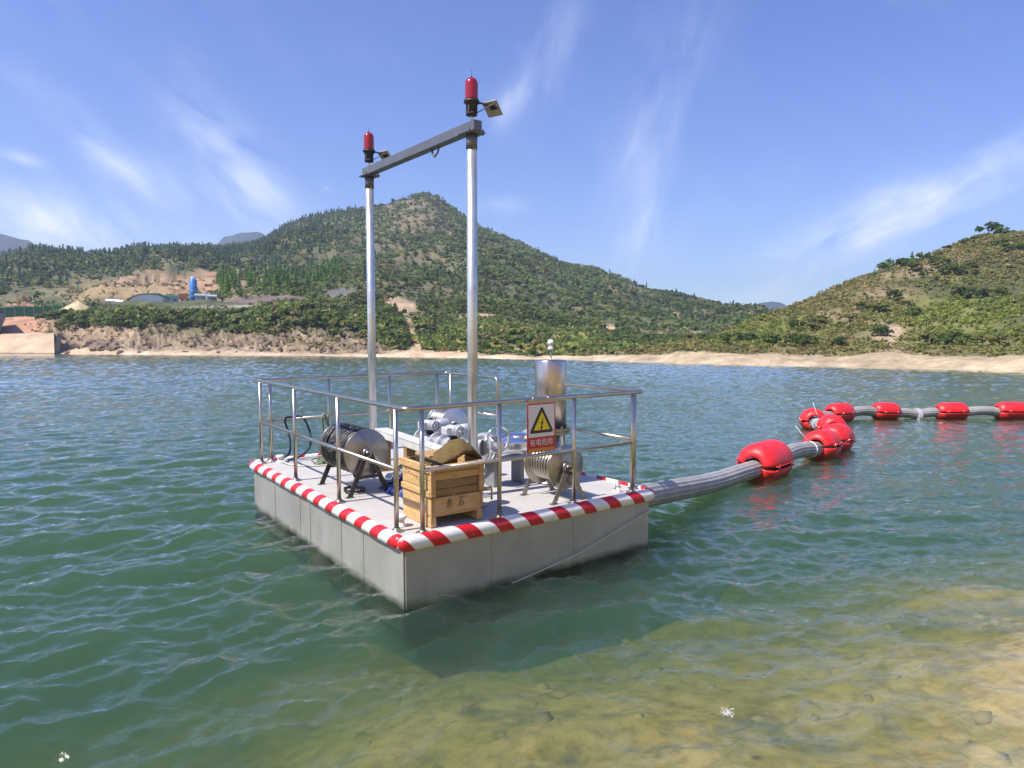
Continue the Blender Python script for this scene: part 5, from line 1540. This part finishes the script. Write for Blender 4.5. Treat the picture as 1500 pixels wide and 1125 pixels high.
for i, ((x, y), lb) in enumerate(zip(FL, flabels)):
    j = min(range(len(allp)), key=lambda q: (allp[q] - Vector((x, y, .1))).length)
    c = allp[j] + Vector((0, 0, .05)); d = (allp[min(j + 2, len(allp) - 1)] - allp[max(j - 2, 0)]).normalized()
    if i == 2: d = (d + Vector((.25, -.1, 0))).normalized()
    X_ = Vector((d.x, d.y, d.z * .5)).normalized(); Y_ = Vector((0, 0, 1)).cross(X_).normalized(); Z_ = X_.cross(Y_)
    roll = random.uniform(-.10, .10)
    M = Matrix(((X_.x, Y_.x, Z_.x, c.x), (X_.y, Y_.y, Z_.y, c.y), (X_.z, Y_.z, Z_.z, c.z), (0, 0, 0, 1))) @ Matrix.Rotation(roll, 4, 'X')
    e = thing('hose_float', lb, 'float', M)
    L2, R_ = lens_[i] / 2, rads_[i]
    ax_prof = [(-L2, HR_ * 1.02), (-L2 + .005, R_ * .62), (-L2 + .03, R_ * .74), (-L2 + .09, R_ * .90), (-L2 + .17, R_ * .985), (-L2 * .25, R_), (L2 * .25, R_), (L2 - .17, R_ * .985), (L2 - .09, R_ * .90), (L2 - .03, R_ * .74), (L2 - .005, R_ * .62), (L2, HR_ * 1.02)]
    for up_, nm in ((1, 'upper_shell'), (-1, 'lower_shell')):
        mb = MB(); vs, fs = [], []
        n_ = 18
        for (xx, rr_) in ax_prof:
            for k in range(n_ + 1):
                th = .075 + (pi - .15) * k / n_
                g_ = 1.0
                vs.append((xx, cos(th) * rr_, up_ * (sin(th) * rr_ * 1.0 + .004)))
        for a in range(len(ax_prof) - 1):
            for k in range(n_): fs.append((a * (n_ + 1) + k, a * (n_ + 1) + k + 1, (a + 1) * (n_ + 1) + k + 1, (a + 1) * (n_ + 1) + k))
        mb.add(vs, fs)
        # lip along the parting line
        for sy in (-1, 1):
            mb.box((0, sy * (R_ * .97), up_ * .032), (lens_[i] * .72, .045, .020), None, .006)
        o = mb.build(nm, M_FLOAT, e, True)
        o.modifiers.new('thick', 'SOLIDIFY').thickness = .012
    for sy in (-1, 1):
        for bx in (-.25, .25):
            MB().cyl((bx * lens_[i], sy * R_ * .975, -.06), (bx * lens_[i], sy * R_ * .975, .06), .011, 8).build('clamp_bolt', M_SS, e, True)
# coupling between the two hoses
e = thing('hose_coupling', 'pale bolted metal coupling joining two hose lengths', 'coupling', Matrix.Translation((12.0, 20.5, .07)) @ Matrix.Rotation(radians(3), 4, 'Z'))
for dx in (-.03, .03):
    mb = MB(); flange_ring(mb, (dx, 0, 0), (1, 0, 0), .235, .035); mb.build('flange', M_CAST, e)
for k in range(10):
    a = k * 2 * pi / 10
    MB().cyl((-.075, .2 * cos(a), .2 * sin(a)), (.075, .2 * cos(a), .2 * sin(a)), .014, 6).build('bolt', M_SS, e)
# white strap tails tied round the hose
def strap(label, j, tail):
    c = allp[j]; d = (allp[j + 1] - allp[j - 1]).normalized()
    e = thing('cable_tie', label, 'strap', Matrix.Translation(c))
    RM_ = Vector((0, 0, 1)).rotation_difference(d).to_matrix().to_4x4()
    MB().torus(HR_ + .006, .010, 32, 6, RM_).build('loop', M_WHITE, e, True)
    MB().tube([(0, 0, HR_), (tail[0] * .5, tail[1] * .5, HR_ + tail[2] * .45), (tail[0], tail[1], HR_ + tail[2])], [.009, .008, .005], 6).build('tail', M_WHITE, e, True)
j1 = min(range(len(allp)), key=lambda q: (allp[q] - Vector((5.52, 12.75, .15))).length)
strap('white strap tied round the hose with its tail standing up between the first floats', j1, (-.26, .02, .30))
j2 = min(range(len(allp)), key=lambda q: (allp[q] - Vector((7.66, 17.35, .1))).length)
strap('white strap with short tail standing up beside the float at the bend', j2, (-.16, .0, .42))
# small splash of spray in the shallows
mb = MB()
gs = random.Random(4)
for _ in range(110):
    r_ = gs.uniform(.0015, .006)
    x, y, z = gs.gauss(0, .028), gs.gauss(0, .03), abs(gs.gauss(0, .028))
    mb.lathe([(0, -r_), (r_ * .8, -r_ * .5), (r_, 0), (r_ * .7, r_ * .6), (0, r_ * 1.2)], 6, Matrix.Translation((x, y, z)))
o = mb.build('water_splash', M_WHITE, None, True)
o.location = (1.23, 3.82, .01); o.scale = (.6, .6, .6)
tag(o, 'small white splash of spray in the clear shallows', kind='stuff')

# ================================================================ thin haze over the lake
hb = MB().box((0, 900, 145), (5200, 4200, 310)).build('haze', None)
t = NT('haze_mat')
pv = t.node('ShaderNodeVolumePrincipled')
pv.inputs['Color'].default_value = (.68, .80, 1.0, 1); pv.inputs['Density'].default_value = .00037; pv.inputs['Anisotropy'].default_value = .2
t.l.new(pv.outputs[0], t.out.inputs['Volume'])
hb.data.materials.append(t.m)
tag(hb, 'thin blue haze over the lake and hills', kind='stuff')
